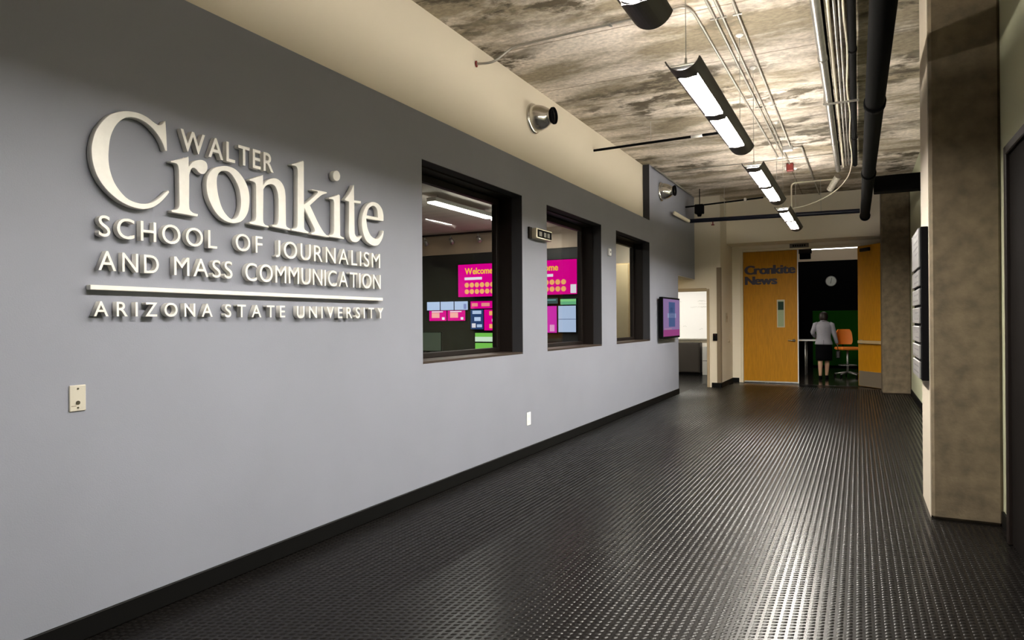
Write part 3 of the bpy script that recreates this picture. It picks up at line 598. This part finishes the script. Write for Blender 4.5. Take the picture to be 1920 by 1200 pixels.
# frame of the double doors
t = bpy.data.objects.new('door_3', None); link(t); t.location = (-2.37, YD, 0); struct(t, 'pale frame of the double doors')
pf = mat('pale_cream_frame', (0.72, 0.64, 0.48), 0.5)
CB('jamb', (0, 0.055, -0.02, 0.16, 0, 2.99), 0.005, pf, t); CB('jamb', (2.375, 2.43, -0.02, 0.16, 0, 2.99), 0.005, pf, t); CB('head', (0.055, 2.375, -0.02, 0.16, 2.935, 2.99), 0.005, pf, t)
t = thing('room_sign', 'small dark room sign above the yellow double doors', 'sign', (-1.14, YD - 0.03, 3.02)); CB('plate', (-0.19, 0.19, -0.02, 0.006, -0.055, 0.035), 0.004, mat('sign_grey', (0.10, 0.085, 0.07), 0.5), t)
for k in range(6): BX('face_mark', (-0.13 + k * 0.045, -0.10 + k * 0.045, -0.0215, -0.0195, -0.03, 0.01), M_BLACK, t)
# doorway to the side room
t = bpy.data.objects.new('door_5', None); link(t); t.location = (DX0, 14.45, 0); struct(t, 'tan frame of the doorway to the bright side room')
tn = mat('tan_frame', (0.36, 0.28, 0.18), 0.45); wd = DX1 - DX0
CB('jamb', (0, 0.05, -0.015, 0.165, 0, DZ), 0.005, tn, t); CB('jamb', (wd - 0.035, wd + 0.02, -0.015, 0.165, 0, DZ), 0.005, tn, t); CB('head', (0.05, wd - 0.035, -0.015, 0.165, DZ - 0.045, DZ + 0.02), 0.005, tn, t)
t = thing('card_reader', 'small black card reader on the cream wall beside the bright doorway', 'card reader', (-2.665, 14.45, 1.05)); CB('case', (-0.045, 0.045, -0.03, 0, -0.075, 0.075), 0.008, M_BLACK, t); BX('indicator', (-0.012, 0.012, -0.0315, -0.029, 0.045, 0.052), M_RED, t)
t = thing('wall_plate', 'narrow tan plate on the return wall beside the yellow door', 'plate', (-2.55, 15.11, 1.46)); CB('plate', (0, 0.012, -0.06, 0.06, -0.10, 0.10), 0.004, tn, t); BX('slot', (0.0115, 0.0135, -0.02, 0.02, -0.03, 0.03), M_FRAME, t)
t = thing('door_stop', 'small round knob on the return wall below the tan plate', 'door stop', (-2.55, 15.36, 0.94)); MB().lathe([(0.03, 0), (0.03, 0.015), (0.02, 0.03), (0.001, 0.032)], (0, 0, 0), (1, 0, 0), 16).build('knob', tn, t, True)

# ------------------------------------------------------------------ control room behind the windows
CX0, CX1, CY0, CYB, CYE, CZ = -8.6, XB, 3.0, 10.5, 12.75, 3.0
M_DARKW = mat('charcoal_wall', (0.012, 0.012, 0.013), 0.7); M_ACOU = mat('grey_acoustic_ceiling', (0.58, 0.54, 0.47), 0.8, noise=0.15, nscale=3, stretch=(0.4, 3, 1))
struct(BX('ceiling_control_room', (CX0, CX1, CY0, CYE, CZ, CZ + 0.05), M_ACOU)); struct(BX('floor_control_room', (CX0, CX1, CY0, CYE, 0.001, 0.012), mat('grey_carpet', (0.32, 0.30, 0.27), 0.9)))
struct(BX('wall_control_left', (CX0 - 0.1, CX0, CY0, CYE, 0, CZ), M_CREAM)); struct(BX('wall_control_front', (CX0, CX1, CY0 - 0.1, CY0, 0, CZ), M_CREAM)); struct(BX('wall_control_end', (CX0, CX1, CYE, CYE + 0.1, 0, CZ), M_CREAM))
struct(BX('wall_control_back', (CX0, -3.78, CYB, CYB + 0.12, 0, 2.64), M_DARKW), 'black wall of screens seen through the windows')
struct(BX('trim_3', (CX0, -3.78, CYB - 0.02, CYB + 0.12, 2.64, CZ), mat('rose_beige_bulkhead', (0.42, 0.33, 0.26), 0.7)), 'beige bulkhead over the wall of screens')
def strip_lamp(x, y, z, ln, label, power, axis='y', nm='ceiling_strip_lamp', col=(1, 0.96, 0.88), rod=0.09):
    t = thing(nm, label, 'lamp', (x, y, z)); a, b = (0.07, ln / 2) if axis == 'y' else (ln / 2, 0.07)
    CB('housing', (-a, a, -b, b, -0.015, 0.04), 0.006, M_WHITEPL, t)
    BX('diffuser', (-a + 0.012, a - 0.012, -b + 0.012, b - 0.012, -0.028, -0.014), emis('strip_%s_%.1f' % (nm, power), col, power), t)
    for q in (-0.8, 0.8): MB().tube([(a * q if axis == 'x' else 0, b * q if axis == 'y' else 0, 0.04), (a * q if axis == 'x' else 0, b * q if axis == 'y' else 0, rod)], 0.004, 6).build('rod', M_STEEL, t)
    return t
for k, (yy, ln) in enumerate(((7.72, 1.5), (9.35, 1.5))):
    strip_lamp(-4.70, yy, 2.91, ln, 'white strip lamp on the control room ceiling seen through the %s window' % ('first', 'second')[k], CONTROL_POWER)
t = thing('track_light', 'track of small spotlights above the wall of screens', 'light', (-6.5, 10.2, 2.95)); BX('track', (-1.3, 1.3, -0.018, 0.018, 0, 0.03), M_FRAME, t)
for xx in (-0.52, 0.03, 0.60):
    s = MB().lathe([(0.001, 0), (0.035, 0.0), (0.045, 0.10), (0.04, 0.102)], (xx, 0, -0.06), (0.1, 0.5, -0.6), 14).tube([(xx, 0, 0), (xx, 0, -0.06)], 0.008, 6).build('spot_head', M_STEEL, t, True)
    MB().lathe([(0.04, 0), (0.001, 0.001)], (xx + 0.013, 0.064, -0.137), (0.1, 0.5, -0.6), 12).build('bulb', emis('warm_bulb', (1, 0.75, 0.45), 4.0), s)
t = thing('ceiling_speaker', 'square grille on the control room ceiling', 'vent', (-5.45, 7.5, 2.99)); CB('frame', (-0.16, 0.16, -0.16, 0.16, -0.015, 0.01), 0.004, mat('grille_grey', (0.2, 0.19, 0.17), 0.6), t)
for k in range(5): BX('louvre', (-0.13, 0.13, -0.12 + k * 0.055, -0.10 + k * 0.055, -0.022, -0.012), M_FRAME, t)

MAG = (0.86, 0.0, 0.30)
def screen(x0, x1, z0, z1, col, label, power=1.0, y=10.44, nm='wall_screen', areas=(), cat='screen'):
    t = thing(nm, label, cat, (x0, y, z0)); wd, ht = x1 - x0, z1 - z0
    CB('bezel', (-0.012, wd + 0.012, 0, 0.06, -0.012, ht + 0.012), 0.004, M_BLACK, t)
    s = BX('picture', (0, wd, -0.004, 0.001, 0, ht), emis('pic_%s' % str(col), col, power), t)
    for k, (a, b, c, d, cc, pw) in enumerate(areas): BX('picture_area', (a * wd, b * wd, -0.0062, -0.0035, c * ht, d * ht), emis('pic_%s_%s' % (cc, pw), cc, pw), s)
    return t, s, wd, ht
YEL = (1.0, 0.62, 0.04); PCH = (1.0, 0.48, 0.16); WHT = (0.9, 0.85, 0.92)
for x0, x1, lb in ((-6.456, -5.33, 'left magenta welcome screen seen through the first window'), (-5.28, -4.152, 'right magenta welcome screen seen through the second window')):
    t, s, wd, ht = screen(x0, x1, 1.853, 2.435, MAG, lb, 0.95, areas=((0.12, 0.44 if x0 < -6 else 0.62, 0.52, 0.60, WHT, 1.0), (0.90, 0.99, 0.03, 0.28, WHT, 1.0)))
    off = 0.13 if x0 < -6 else 0.20
    sc_ = 0.115 / CAP; x = off * wd
    for ch in 'Welcome':
        me = solid_glyph(ch, sc_ * 0.92, 0.92, 0.002, 0.02); gl = glyph(ch); me.transform(Matrix.Translation((x - gl[1] * sc_ * 0.85, 0.70 * ht, 0))); me.transform(TODOOR); me.transform(Matrix.Translation((0, -0.006, 0)))
        me.materials.clear(); me.materials.append(emis('pic_yellow', YEL, 1.0)); link(bpy.data.objects.new('letter', me), s); x += (gl[2] - gl[1]) * sc_ * 0.85 + 0.012
    mb = MB()
    for rr in range(2):
        for cc in range(7): mb.lathe([(0.045, 0.004), (0.045, 0.006), (0.0005, 0.0062)], ((off + 0.03) * wd + cc * 0.105, 0, (0.16 + rr * 0.20) * ht), (0, -1, 0), 14)
    mb.build('portrait_discs', emis('pic_peach', PCH, 1.0), s)
LB = (0.55, 0.68, 0.95); NAVY = (0.03, 0.07, 0.20); GRN = (0.22, 0.62, 0.10)
for k in range(3): screen(-7.14 + k * 0.30, -6.86 + k * 0.30, 1.62, 1.775, LB, ('leftmost', 'middle', 'rightmost')[k] + ' of three small pale blue screens at the left of the screen wall', 0.9, areas=((0.7, 0.9, 0.1, 0.7, (0.3, 0.35, 0.7), 0.8),) if k == 2 else ())
for k in range(2): screen(-7.09 + k * 0.40, -6.715 + k * 0.40, 1.425, 1.61, MAG, ('left', 'right')[k] + ' small magenta screen below the pale blue ones', 0.9, areas=((0.15, 0.6, 0.3, 0.8, (1, 0.45, 0.4), 1.0), (0.15, 0.8, 0.85, 0.95, WHT, 1.0), (0.75, 0.9, 0.1, 0.35, WHT, 1.0)))
screen(-6.20, -5.33, 1.64, 1.77, MAG, 'wide magenta screen under the left welcome screen', 0.8, areas=((0.03, 0.17, 0.3, 0.75, (1, 0.35, 0.3), 0.9), (0.26, 0.45, 0.3, 0.75, (1, 0.35, 0.3), 0.9)))
screen(-6.20, -5.94, 1.27, 1.62, NAVY, 'navy screen with pale blocks on the screen wall', 0.8, areas=((0.15, 0.85, 0.78, 0.95, LB, 0.9), (0.3, 0.8, 0.42, 0.62, LB, 1.0), (0.1, 0.4, 0.08, 0.3, WHT, 0.9), (0.5, 0.9, 0.1, 0.25, LB, 0.9)))
screen(-5.92, -5.40, 1.25, 1.62, MAG, 'magenta screen beside the navy one', 0.9, areas=((0.2, 0.6, 0.72, 0.92, PCH, 1.0), (0.3, 0.6, 0.42, 0.55, WHT, 1.0), (0.2, 0.6, 0.1, 0.3, PCH, 1.0)))
screen(-6.11, -5.40, 1.05, 1.205, GRN, 'upper green and white screen low on the screen wall', 0.9, areas=((0, 1, 0.0, 0.55, (0.75, 0.95, 0.72), 0.9),))
screen(-6.11, -5.40, 0.85, 1.025, GRN, 'lower green and white screen low on the screen wall', 0.9, areas=((0, 1, 0.0, 0.35, (0.55, 0.65, 0.95), 0.9),))
screen(-4.80, -4.52, 1.21, 1.66, (0.80, 0.03, 0.52), 'tall magenta screen below the right welcome screen', 0.9, areas=((0.55, 0.85, 0.05, 0.3, (0.9, 0.4, 0.7), 1.0),))
screen(-4.80, -4.50, 1.70, 1.79, (0.05, 0.12, 0.12), 'dark teal strip screen above the tall magenta one', 0.8, areas=((0.1, 0.9, 0.6, 0.8, (0.2, 0.45, 0.42), 0.9),))
screen(-4.45, -4.17, 1.68, 1.775, (0.18, 0.55, 0.28), 'small green screen beside the dark teal strip', 0.9, areas=((0.0, 1, 0.55, 0.95, (0.3, 0.8, 0.3), 0.9),))
screen(-4.49, -4.175, 1.22, 1.66, LB, 'pale blue screen right of the tall magenta one', 0.85, areas=((0, 1, 0.48, 0.5, (0.2, 0.25, 0.5), 0.5),))
# console in front of the screens
t = thing('control_desk', 'long dark control desk below the wall of screens', 'desk', (-6.0, 9.4, 0))
CB('worktop', (-2.2, 1.9, -0.45, 0.45, 0.74, 0.78), 0.006, mat('grey_green_laminate', (0.05, 0.06, 0.045), 0.5), t); BX('modesty_panel', (-2.15, 1.85, 0.36, 0.40, 0.012, 0.74), M_DARKW, t)
for xx in (-2.1, -0.1, 1.8): BX('leg_panel', (xx, xx + 0.04, -0.4, 0.36, 0.012, 0.74), M_DARKW, t)
def desk_monitor(x, y, lb, rz=0.0):
    t = thing('desk_monitor', lb, 'monitor', (x, y, 0.78), 'monitors on the control desk', rz)
    CB('back_shell', (-0.27, 0.27, -0.02, 0.03, 0.12, 0.46), 0.008, M_BLACK, t); BX('panel', (-0.255, 0.255, -0.022, -0.019, 0.135, 0.445), emis('dim_panel', (0.10, 0.13, 0.09), 0.45), t); BX('stand', (-0.03, 0.03, 0.0, 0.03, 0.01, 0.14), M_BLACK, t); CB('foot', (-0.12, 0.12, -0.08, 0.08, 0, 0.012), 0.004, M_BLACK, t)
desk_monitor(-7.2, 9.55, 'left desk monitor with a dim picture on the control desk'); desk_monitor(-6.55, 9.6, 'right desk monitor with a dim picture on the control desk', 0.1)
tag(MB().lathe([(0.045, 0), (0.075, 0.0), (0.075, 0.06), (0.045, 0.06), (0.045, 0)], (-6.15, 8.35, 0.866), (0.3, -1, 0), 20).build('tape_roll', mat('amber_tape', (0.6, 0.26, 0.04), 0.4), None, True), 'orange tape roll standing behind the first window', 'tape')
t = thing('equipment_cart', 'low dark equipment cart behind the first window', 'cart', (-6.1, 8.35, 0)); CB('top', (-0.5, 0.5, -0.25, 0.25, 0.76, 0.79), 0.005, M_FRAME, t)
for a in (-0.46, 0.43):
    for b in (-0.21, 0.18): BX('leg', (a, a + 0.03, b, b + 0.03, 0.012, 0.76), M_FRAME, t)
tag(CB('red_folder', (-5.65, -5.25, 9.3, 9.6, 0.78, 0.83), 0.006, mat('red_cover', (0.45, 0.05, 0.03), 0.5)), 'red folder lying on the control desk', 'folder')
# what the third window shows
t = thing('tall_cabinet', 'tall pale wooden cabinet seen through the third window', 'cabinet', (-4.13, 12.4, 0)); CB('carcass', (0, 0.60, 0, 0.34, 0.012, 2.5), 0.006, mat('pale_maple', (0.55, 0.40, 0.20), 0.5), t); CB('door', (0.01, 0.245, -0.02, 0.0, 0.55, 2.48), 0.004, mat('cream_door', (0.75, 0.60, 0.36), 0.5), t); BX('plinth', (0, 0.6, -0.004, 0, 0.012, 0.5), M_FRAME, t)
t = strip_lamp(-3.75, 11.7, 2.93, 1.2, 'short strip lamp seen through the third window', CONTROL_POWER)

# ------------------------------------------------------------------ bright side room
SX0, SX1, SY1, SZ = -6.2, -2.72, 17.95, 2.7
struct(BX('wall_side_room_back', (SX0, SX1, SY1, SY1 + 0.1, 0, SZ), M_WHITEP)); struct(BX('wall_side_room_left', (SX0 - 0.1, SX0, 13.0, SY1, 0, SZ), M_WHITEP)); struct(BX('ceiling_side_room', (SX0, SX1, 14.61, SY1, SZ, SZ + 0.05), M_WHITEP))
struct(BX('wall_passage_left', (SX0, XB, 12.86, 12.97, 0, 2.3), M_CREAM)); struct(BX('ceiling_passage', (SX0, XB + 0.02, 12.97, 14.45, 2.262, 2.3), M_CREAM)); struct(BX('wall_side_room_front', (SX0, -4.6, 14.45, 14.6, 0, SZ), M_WHITEP))
t = thing('whiteboard', 'big whiteboard on the back wall of the bright side room', 'whiteboard', (-4.6, SY1 - 0.002, 0.93)); BX('board', (-0.9, 1.6, -0.03, 0, 0, 1.25), mat('gloss_white', (0.9, 0.9, 0.9), 0.2), t); CB('tray', (-0.9, 1.6, -0.09, 0, -0.035, 0), 0.005, M_STEEL, t)
rnd = random.Random(3); ink2 = mat('grey_marker', (0.45, 0.46, 0.44), 0.6)
for k in range(9): 
    a, b = rnd.uniform(0.1, 1.0), rnd.choice((0.25, 0.32, 0.82, 0.90, 0.98)); MB().tube([(a + q * 0.03, -0.031, b + rnd.uniform(-0.015, 0.015)) for q in range(rnd.randint(4, 9))], 0.003, 4).build('marker_scribble', ink2, t)
t = thing('dark_cabinet', 'low dark cabinet under the whiteboard', 'cabinet', (-4.5, 17.58, 0)); CB('body', (-0.6, 0.87, 0, 0.30, 0.06, 0.83), 0.006, mat('espresso', (0.018, 0.014, 0.011), 0.5), t); BX('plinth', (-0.58, 0.90, 0.02, 0.30, 0, 0.06), M_BLACK, t)
for a in (-0.58, 0.15): CB('door', (a, a + 0.70, -0.016, 0, 0.08, 0.81), 0.004, mat('espresso', (0, 0, 0)), t)
t = thing('grey_cabinet', 'narrow grey cabinet beside the dark one', 'cabinet', (-3.58, 17.62, 0)); CB('body', (0, 0.5, 0, 0.3, 0, 0.72), 0.006, mat('light_grey_metal', (0.38, 0.38, 0.36), 0.5), t); BX('drawer_gap', (0.01, 0.49, -0.002, 0.0, 0.36, 0.37), M_FRAME, t)
strip_lamp(-4.0, 16.2, 2.6, 2.2, 'strip lamp on the side room ceiling', SIDE_POWER, 'x', 'side_room_lamp'); strip_lamp(-4.3, 13.7, 2.17, 0.9, 'short strip lamp in the side passage', SIDE_POWER * 0.5, 'x', 'passage_lamp', (1, 0.85, 0.55))

# ------------------------------------------------------------------ the studio behind the open door
TY = 22.0
struct(BX('wall_studio_back', (-6.0, 3.0, TY, TY + 0.1, 0, 3.14), M_BLACK), 'black wall of the studio'); struct(BX('trim_4', (-6.0, 3.0, TY - 0.02, TY + 0.1, 3.14, 4.2), mat('peach_wall', (0.72, 0.58, 0.42), 0.7)), 'peach band of wall above the black studio wall')
struct(BX('wall_studio_left', (-2.72, -2.62, 18.06, TY, 0, 4.2), M_BLACK)); struct(BX('wall_studio_right', (2.9, 3.0, YD + 0.15, TY, 0, 4.2), M_BLACK)); struct(BX('ceiling_studio', (-6.0, 3.0, YD + 0.15, TY + 0.1, 4.2, 4.3), M_BLACK))
struct(BX('floor_studio', (-2.7, 2.9, YD - 0.1, TY, 0.0005, 0.004), mat('polished_dark_floor', (0.025, 0.020, 0.016), 0.13, noise=0.3, nscale=3)), 'polished dark studio floor')
t = thing('wall_clock', 'round white clock on the black studio wall', 'clock', (-0.72, TY, 2.53)); MB().lathe([(0.001, 0), (0.15, 0), (0.155, 0.02), (0.14, 0.035), (0.135, 0.03)], (0, 0, 0), (0, -1, 0), 28).build('case', M_STEEL, t, True); MB().lathe([(0.137, 0.028), (0.0005, 0.029)], (0, 0, 0), (0, -1, 0), 28).build('face', mat('clock_face', (0.9, 0.92, 0.86), 0.4), t)
MB().tube([(0, -0.034, 0), (0.02, -0.034, 0.10)], 0.005, 6).build('minute_hand', M_BLACK, t); MB().tube([(0, -0.036, 0), (-0.015, -0.036, -0.065)], 0.006, 6).build('hour_hand', M_BLACK, t)
tag(CB('green_screen', (-1.22, 0.6, TY - 0.12, TY - 0.02, 0.05, 1.66), 0.01, mat('chroma_green', (0.012, 0.085, 0.006), 0.9, spec=0.05, emit=0.0)), 'green backdrop standing against the black studio wall', 'backdrop')
# white beam lamps
strip_lamp(-0.55, 18.9, 3.22, 1.1, 'white strip lamp seen above the person through the doorway', STUDIO_POWER, 'x', 'studio_lamp', rod=0.98); strip_lamp(-1.2, 17.0, 3.9, 1.6, 'strip lamp high in the studio just behind the doors', STUDIO_POWER, 'x', 'studio_lamp', rod=0.3)
strip_lamp(-0.6, 20.9, 4.05, 2.4, 'unseen strip lamp added to brighten the peach band at the back of the studio', STUDIO_POWER, 'x', 'studio_lamp', rod=0.15)  # added out of view, only to light the peach band
t = thing('exit_box', 'black box sign hung inside the open doorway', 'sign', (-1.03, 16.0, 2.82)); CB('case', (-0.11, 0.11, -0.05, 0.05, -0.10, 0.02), 0.006, M_BLACK, t); BX('bracket', (-0.13, 0.13, -0.02, 0.02, 0.02, 0.12), M_FRAME, t)
# high table
t = thing('high_table', 'tall white topped table left of the person', 'table', (-1.65, 18.9, 0)); CB('top', (-0.6, 0.75, -0.35, 0.35, 0.86, 0.89), 0.006, M_WHITEPL, t)
for a in (-0.52, 0.44):
    for b in (-0.28, 0.25): MB().tube([(a, b, 0.004), (a, b, 0.86)], 0.018, 10).build('leg', M_STEEL, t, True)
# orange drafting chair
t = thing('drafting_chair', 'orange tall swivel chair right of the person', 'chair', (-0.25, 18.35, 0), rz=math.radians(25)); OR = mat('orange_upholstery', (0.95, 0.27, 0.03), 0.55)
CB('seat', (-0.23, 0.25, -0.23, 0.23, 0.66, 0.73), 0.025, OR, t)
def backrest():
    v, f = [], []; n = 8
    for k, yo in ((0, 0.0), (1, -0.045)):
        for j in range(n + 1):
            for i in range(n + 1):
                u, q = -1 + 2 * i / n, j / n; wdt = 0.20 - 0.045 * (2 * q - 1) ** 4 - 0.02 * q
                v.append((u * wdt, 0.24 + yo + 0.06 * u * u * -1 + 0.05 * q, 0.79 + 0.37 * q))
    m = (n + 1) ** 2
    for j in range(n):
        for i in range(n):
            a = j * (n + 1) + i; f += [(a, a + 1, a + n + 2, a + n + 1)[::-1], (m + a, m + a + 1, m + a + n + 2, m + a + n + 1)]
    ring = [i for i in range(n + 1)] + [(j + 1) * (n + 1) + n for j in range(n)] + [n * (n + 1) + i for i in range(n - 1, -1, -1)] + [j * (n + 1) for j in range(n - 1, 0, -1)]
    for a, b in zip(ring, ring[1:] + ring[:1]): f.append((a, b, m + b, m + a))
    return autosmooth(mesh_obj('backrest', v, f, OR, t), 50)
backrest(); MB().tube(bend([(0, 0.10, 0.65), (0, 0.27, 0.66), (0, 0.24, 0.95)], 0.06), 0.018, 10).build('back_post', M_BLACK, t, True)
MB().tube([(0, 0, 0.10), (0, 0, 0.66)], 0.025, 12).build('column', M_STEEL, t, True); MB().lathe([(0.20, 0), (0.21, 0.008), (0.20, 0.016), (0.19, 0.008), (0.20, 0)], (0, 0, 0.28), (0, 0, 1), 24).build('foot_ring', M_STEEL, t, True)
for k in range(5):
    a = 2 * math.pi * k / 5; sp = MB().tube([(0, 0, 0.12), (0.29 * math.cos(a), 0.29 * math.sin(a), 0.075)], [0.022, 0.014], 8).build('base_spoke', M_STEEL, t, True)
    MB().lathe([(0.001, -0.012), (0.03, -0.012), (0.03, 0.012), (0.001, 0.012)], (0.29 * math.cos(a), 0.29 * math.sin(a), 0.034), (-math.sin(a), math.cos(a), 0), 14).build('caster', M_BLACK, sp)

# ------------------------------------------------------------------ the person walking away
pr = thing('person', 'person in a pale grey jacket and black skirt walking away through the open door', 'person', (-0.735, 17.4, 0.004))
SK = mat('skin', (0.50, 0.30, 0.19), 0.5)
V = {'pelvis': (0, 0, 0.86, .13, .10), 'spine': (0, .005, 1.03, .115, .085), 'chest': (0, -.005, 1.22, .13, .09), 'neck0': (0, -.005, 1.335, .055, .055), 'neck1': (0, .008, 1.39, .047, .047), 'head0': (0, .02, 1.44, .062, .07), 'head1': (0, .02, 1.50, .072, .085), 'head2': (0, .01, 1.55, .05, .06)}
E_ = [('pelvis', 'spine'), ('spine', 'chest'), ('chest', 'neck0'), ('neck0', 'neck1'), ('neck1', 'head0'), ('head0', 'head1'), ('head1', 'head2')]
ARM = {-1: ((-.165, -.005, 1.295), (-.235, -.03, 1.09), (-.20, .17, 1.00), (-.185, .22, .985)), 1: ((.165, -.005, 1.295), (.225, -.03, 1.06), (.275, .02, .86), (.285, .04, .81))}
LEG = {-1: ((-.085, 0, .82), (-.075, .0, .47), (-.075, -.06, .085), (-.078, .03, .03)), 1: ((.085, 0, .82), (.065, .10, .47), (.055, .10, .085), (.058, .20, .03))}
for s in (-1, 1):
    n = 'LR'[s > 0]
    for k, (p, rr) in enumerate(zip(ARM[s], (.05, .038, .026, .028))): V['arm%s%d' % (n, k)] = (*p, rr, rr)
    E_ += [('chest', 'arm%s0' % n), ('arm%s0' % n, 'arm%s1' % n), ('arm%s1' % n, 'arm%s2' % n), ('arm%s2' % n, 'arm%s3' % n)]
    for k, (p, rr) in enumerate(zip(LEG[s], (.085, .056, .034, .030))): V['leg%s%d' % (n, k)] = (*p, rr, rr)
    V['calf%s' % n] = (LEG[s][1][0], (LEG[s][1][1] * .65 + LEG[s][2][1] * .35) - .012, .34, .052, .055)
    E_ += [('pelvis', 'leg%s0' % n), ('leg%s0' % n, 'leg%s1' % n), ('leg%s1' % n, 'calf%s' % n), ('calf%s' % n, 'leg%s2' % n), ('leg%s2' % n, 'leg%s3' % n)]
    # five fingers rooted in the palm
    hx, hy, hz = ARM[s][3]; d = (Vector(ARM[s][3]) - Vector(ARM[s][2])).normalized(); side = Vector((0, 1, 0)) if s > 0 else Vector((0, 0, 1))
    for q in range(5):
        ln = (0.045, 0.065, 0.072, 0.066, 0.052)[q]; o_ = side * ((1.5 - q) * 0.016 if q else 0.034)
        b0 = Vector((hx, hy, hz)) + o_ * 0.8 + d * (0.012 if q else -0.012); b1 = b0 + d * ln * 0.55 + o_ * (0.25 if q else 0.6); b2 = b1 + d * ln * 0.45 + Vector((-0.012 * s, 0, 0))
        for k, p in enumerate((b0, b1, b2)): V['f%s%d%d' % (n, q, k)] = (*p, .008 - .001 * k, .008 - .001 * k)
        E_ += [('arm%s3' % n, 'f%s%d0' % (n, q)), ('f%s%d0' % (n, q), 'f%s%d1' % (n, q)), ('f%s%d1' % (n, q), 'f%s%d2' % (n, q))]
keys = list(V); me = bpy.data.meshes.new('body'); me.from_pydata([V[k][:3] for k in keys], [(keys.index(a), keys.index(b)) for a, b in E_], []); me.materials.append(SK)
body = link(bpy.data.objects.new('body', me), pr); body.modifiers.new('skin', 'SKIN')
for sv_, k in zip(me.skin_vertices[0].data, keys): sv_.radius = V[k][3:5]; sv_.use_root = (k == 'pelvis')
sm = body.modifiers.new('sub', 'SUBSURF'); sm.levels = sm.render_levels = 2
body.modifiers['skin'].use_smooth_shade = True
JK = mat('pale_grey_jacket', (0.36, 0.355, 0.40), 0.8, noise=0.12, nscale=60); SKI = mat('black_skirt', (0.003, 0.003, 0.004), 0.9, spec=0.05); HR = mat('dark_brown_hair', (0.018, 0.010, 0.007), 0.45)
j = MB().loft([(0, .0, .815, .195, .135), (0, .0, .86, .185, .13), (0, .0, .93, .160, .115), (0, .0, 1.02, .152, .108), (0, -.005, 1.12, .165, .115), (0, -.008, 1.21, .182, .118), (0, -.006, 1.28, .185, .105), (0, -.004, 1.325, .150, .085), (0, 0, 1.352, .09, .068), (0, .004, 1.368, .062, .06)], 24)
for s in (-1, 1):
    a = [Vector(p) for p in ARM[s]]
    j.tube([a[0] + Vector((-.04 * s, 0, -.01)), a[0] * .9 + a[1] * .1, a[0] * .5 + a[1] * .5, a[1] * .96 + a[0] * .04, a[1] * .75 + a[2] * .25, a[1] * .2 + a[2] * .8, a[2] + (a[2] - a[1]) * .06], [.066, .066, .056, .051, .047, .040, .039], 14)
jo = j.build('jacket', JK, pr, True)
MB().tube([(-.062, .0, 1.355), (-.05, -.055, 1.372), (0, -.072, 1.38), (.05, -.055, 1.372), (.062, .0, 1.355)], .016, 8).build('collar', JK, jo, True)
BX('vent_slit', (-.003, .003, -.137, -.125, .815, .92), M_BLACK, jo)
MB().loft([(0, .02, .44, .172, .135), (0, .02, .50, .176, .138), (0, .01, .62, .180, .140), (0, 0, .74, .178, .135), (0, 0, .84, .160, .122), (0, 0, .90, .145, .11)], 24).build('skirt', SKI, pr, True)
hb = MB().loft([(0, -.035, 1.355, .055, .03), (0, -.03, 1.385, .080, .055), (0, -.018, 1.43, .094, .085), (0, -.005, 1.485, .096, .098), (0, .0, 1.535, .086, .092), (0, .0, 1.568, .056, .062), (0, .0, 1.583, .02, .02)], 20).build('hair', HR, pr, True)
for s in (-1, 1): MB().lathe([(0.001, 0), (0.016, 0.002), (0.018, 0.010), (0.001, 0.012)], (s * .078, .022, 1.475), (s, -.3, 0), 10).build('ear', SK, pr, True)
MB().tube([(0, .098, 1.495), (0, .118, 1.465), (0, .10, 1.455)], [.008, .013, .008], 8).build('nose', SK, pr, True)
for s in (-1, 1):
    MB().lathe([(0.001, 0), (0.010, 0.003), (0.001, 0.008)], (s * .03, .098, 1.495), (0, 1, 0), 10).build('eye', M_BLACK, pr, True)
BX('mouth', (-.022, .022, .088, .094, 1.428, 1.434), mat('lip', (0.35, 0.1, 0.09), 0.5), pr)
for s in (-1, 1):
    x, y = LEG[s][2][0], LEG[s][2][1]
    MB().loft([(x, y + .045, 0.0, .036, .105), (x, y + .045, .018, .040, .110), (x, y + .03, .045, .036, .09), (x, y - .005, .075, .034, .048), (x, y - .01, .085, .036, .042)], 16).build('shoe', M_BLACK, pr, True)
bag = thing('handbag', 'small dark bag in the right hand of the person', 'bag', (-0.735 + 0.30, 17.45, 0.50)); CB('pouch', (-.045, .045, -.10, .10, 0, .17), 0.02, mat('bag_leather', (0.012, 0.010, 0.010), 0.5), bag)
MB().tube(bend([(0, -.06, .165), (-.012, -.03, .285), (-.012, .02, .285), (0, .06, .165)], .03), .006, 6).build('strap', M_BLACK, bag, True)
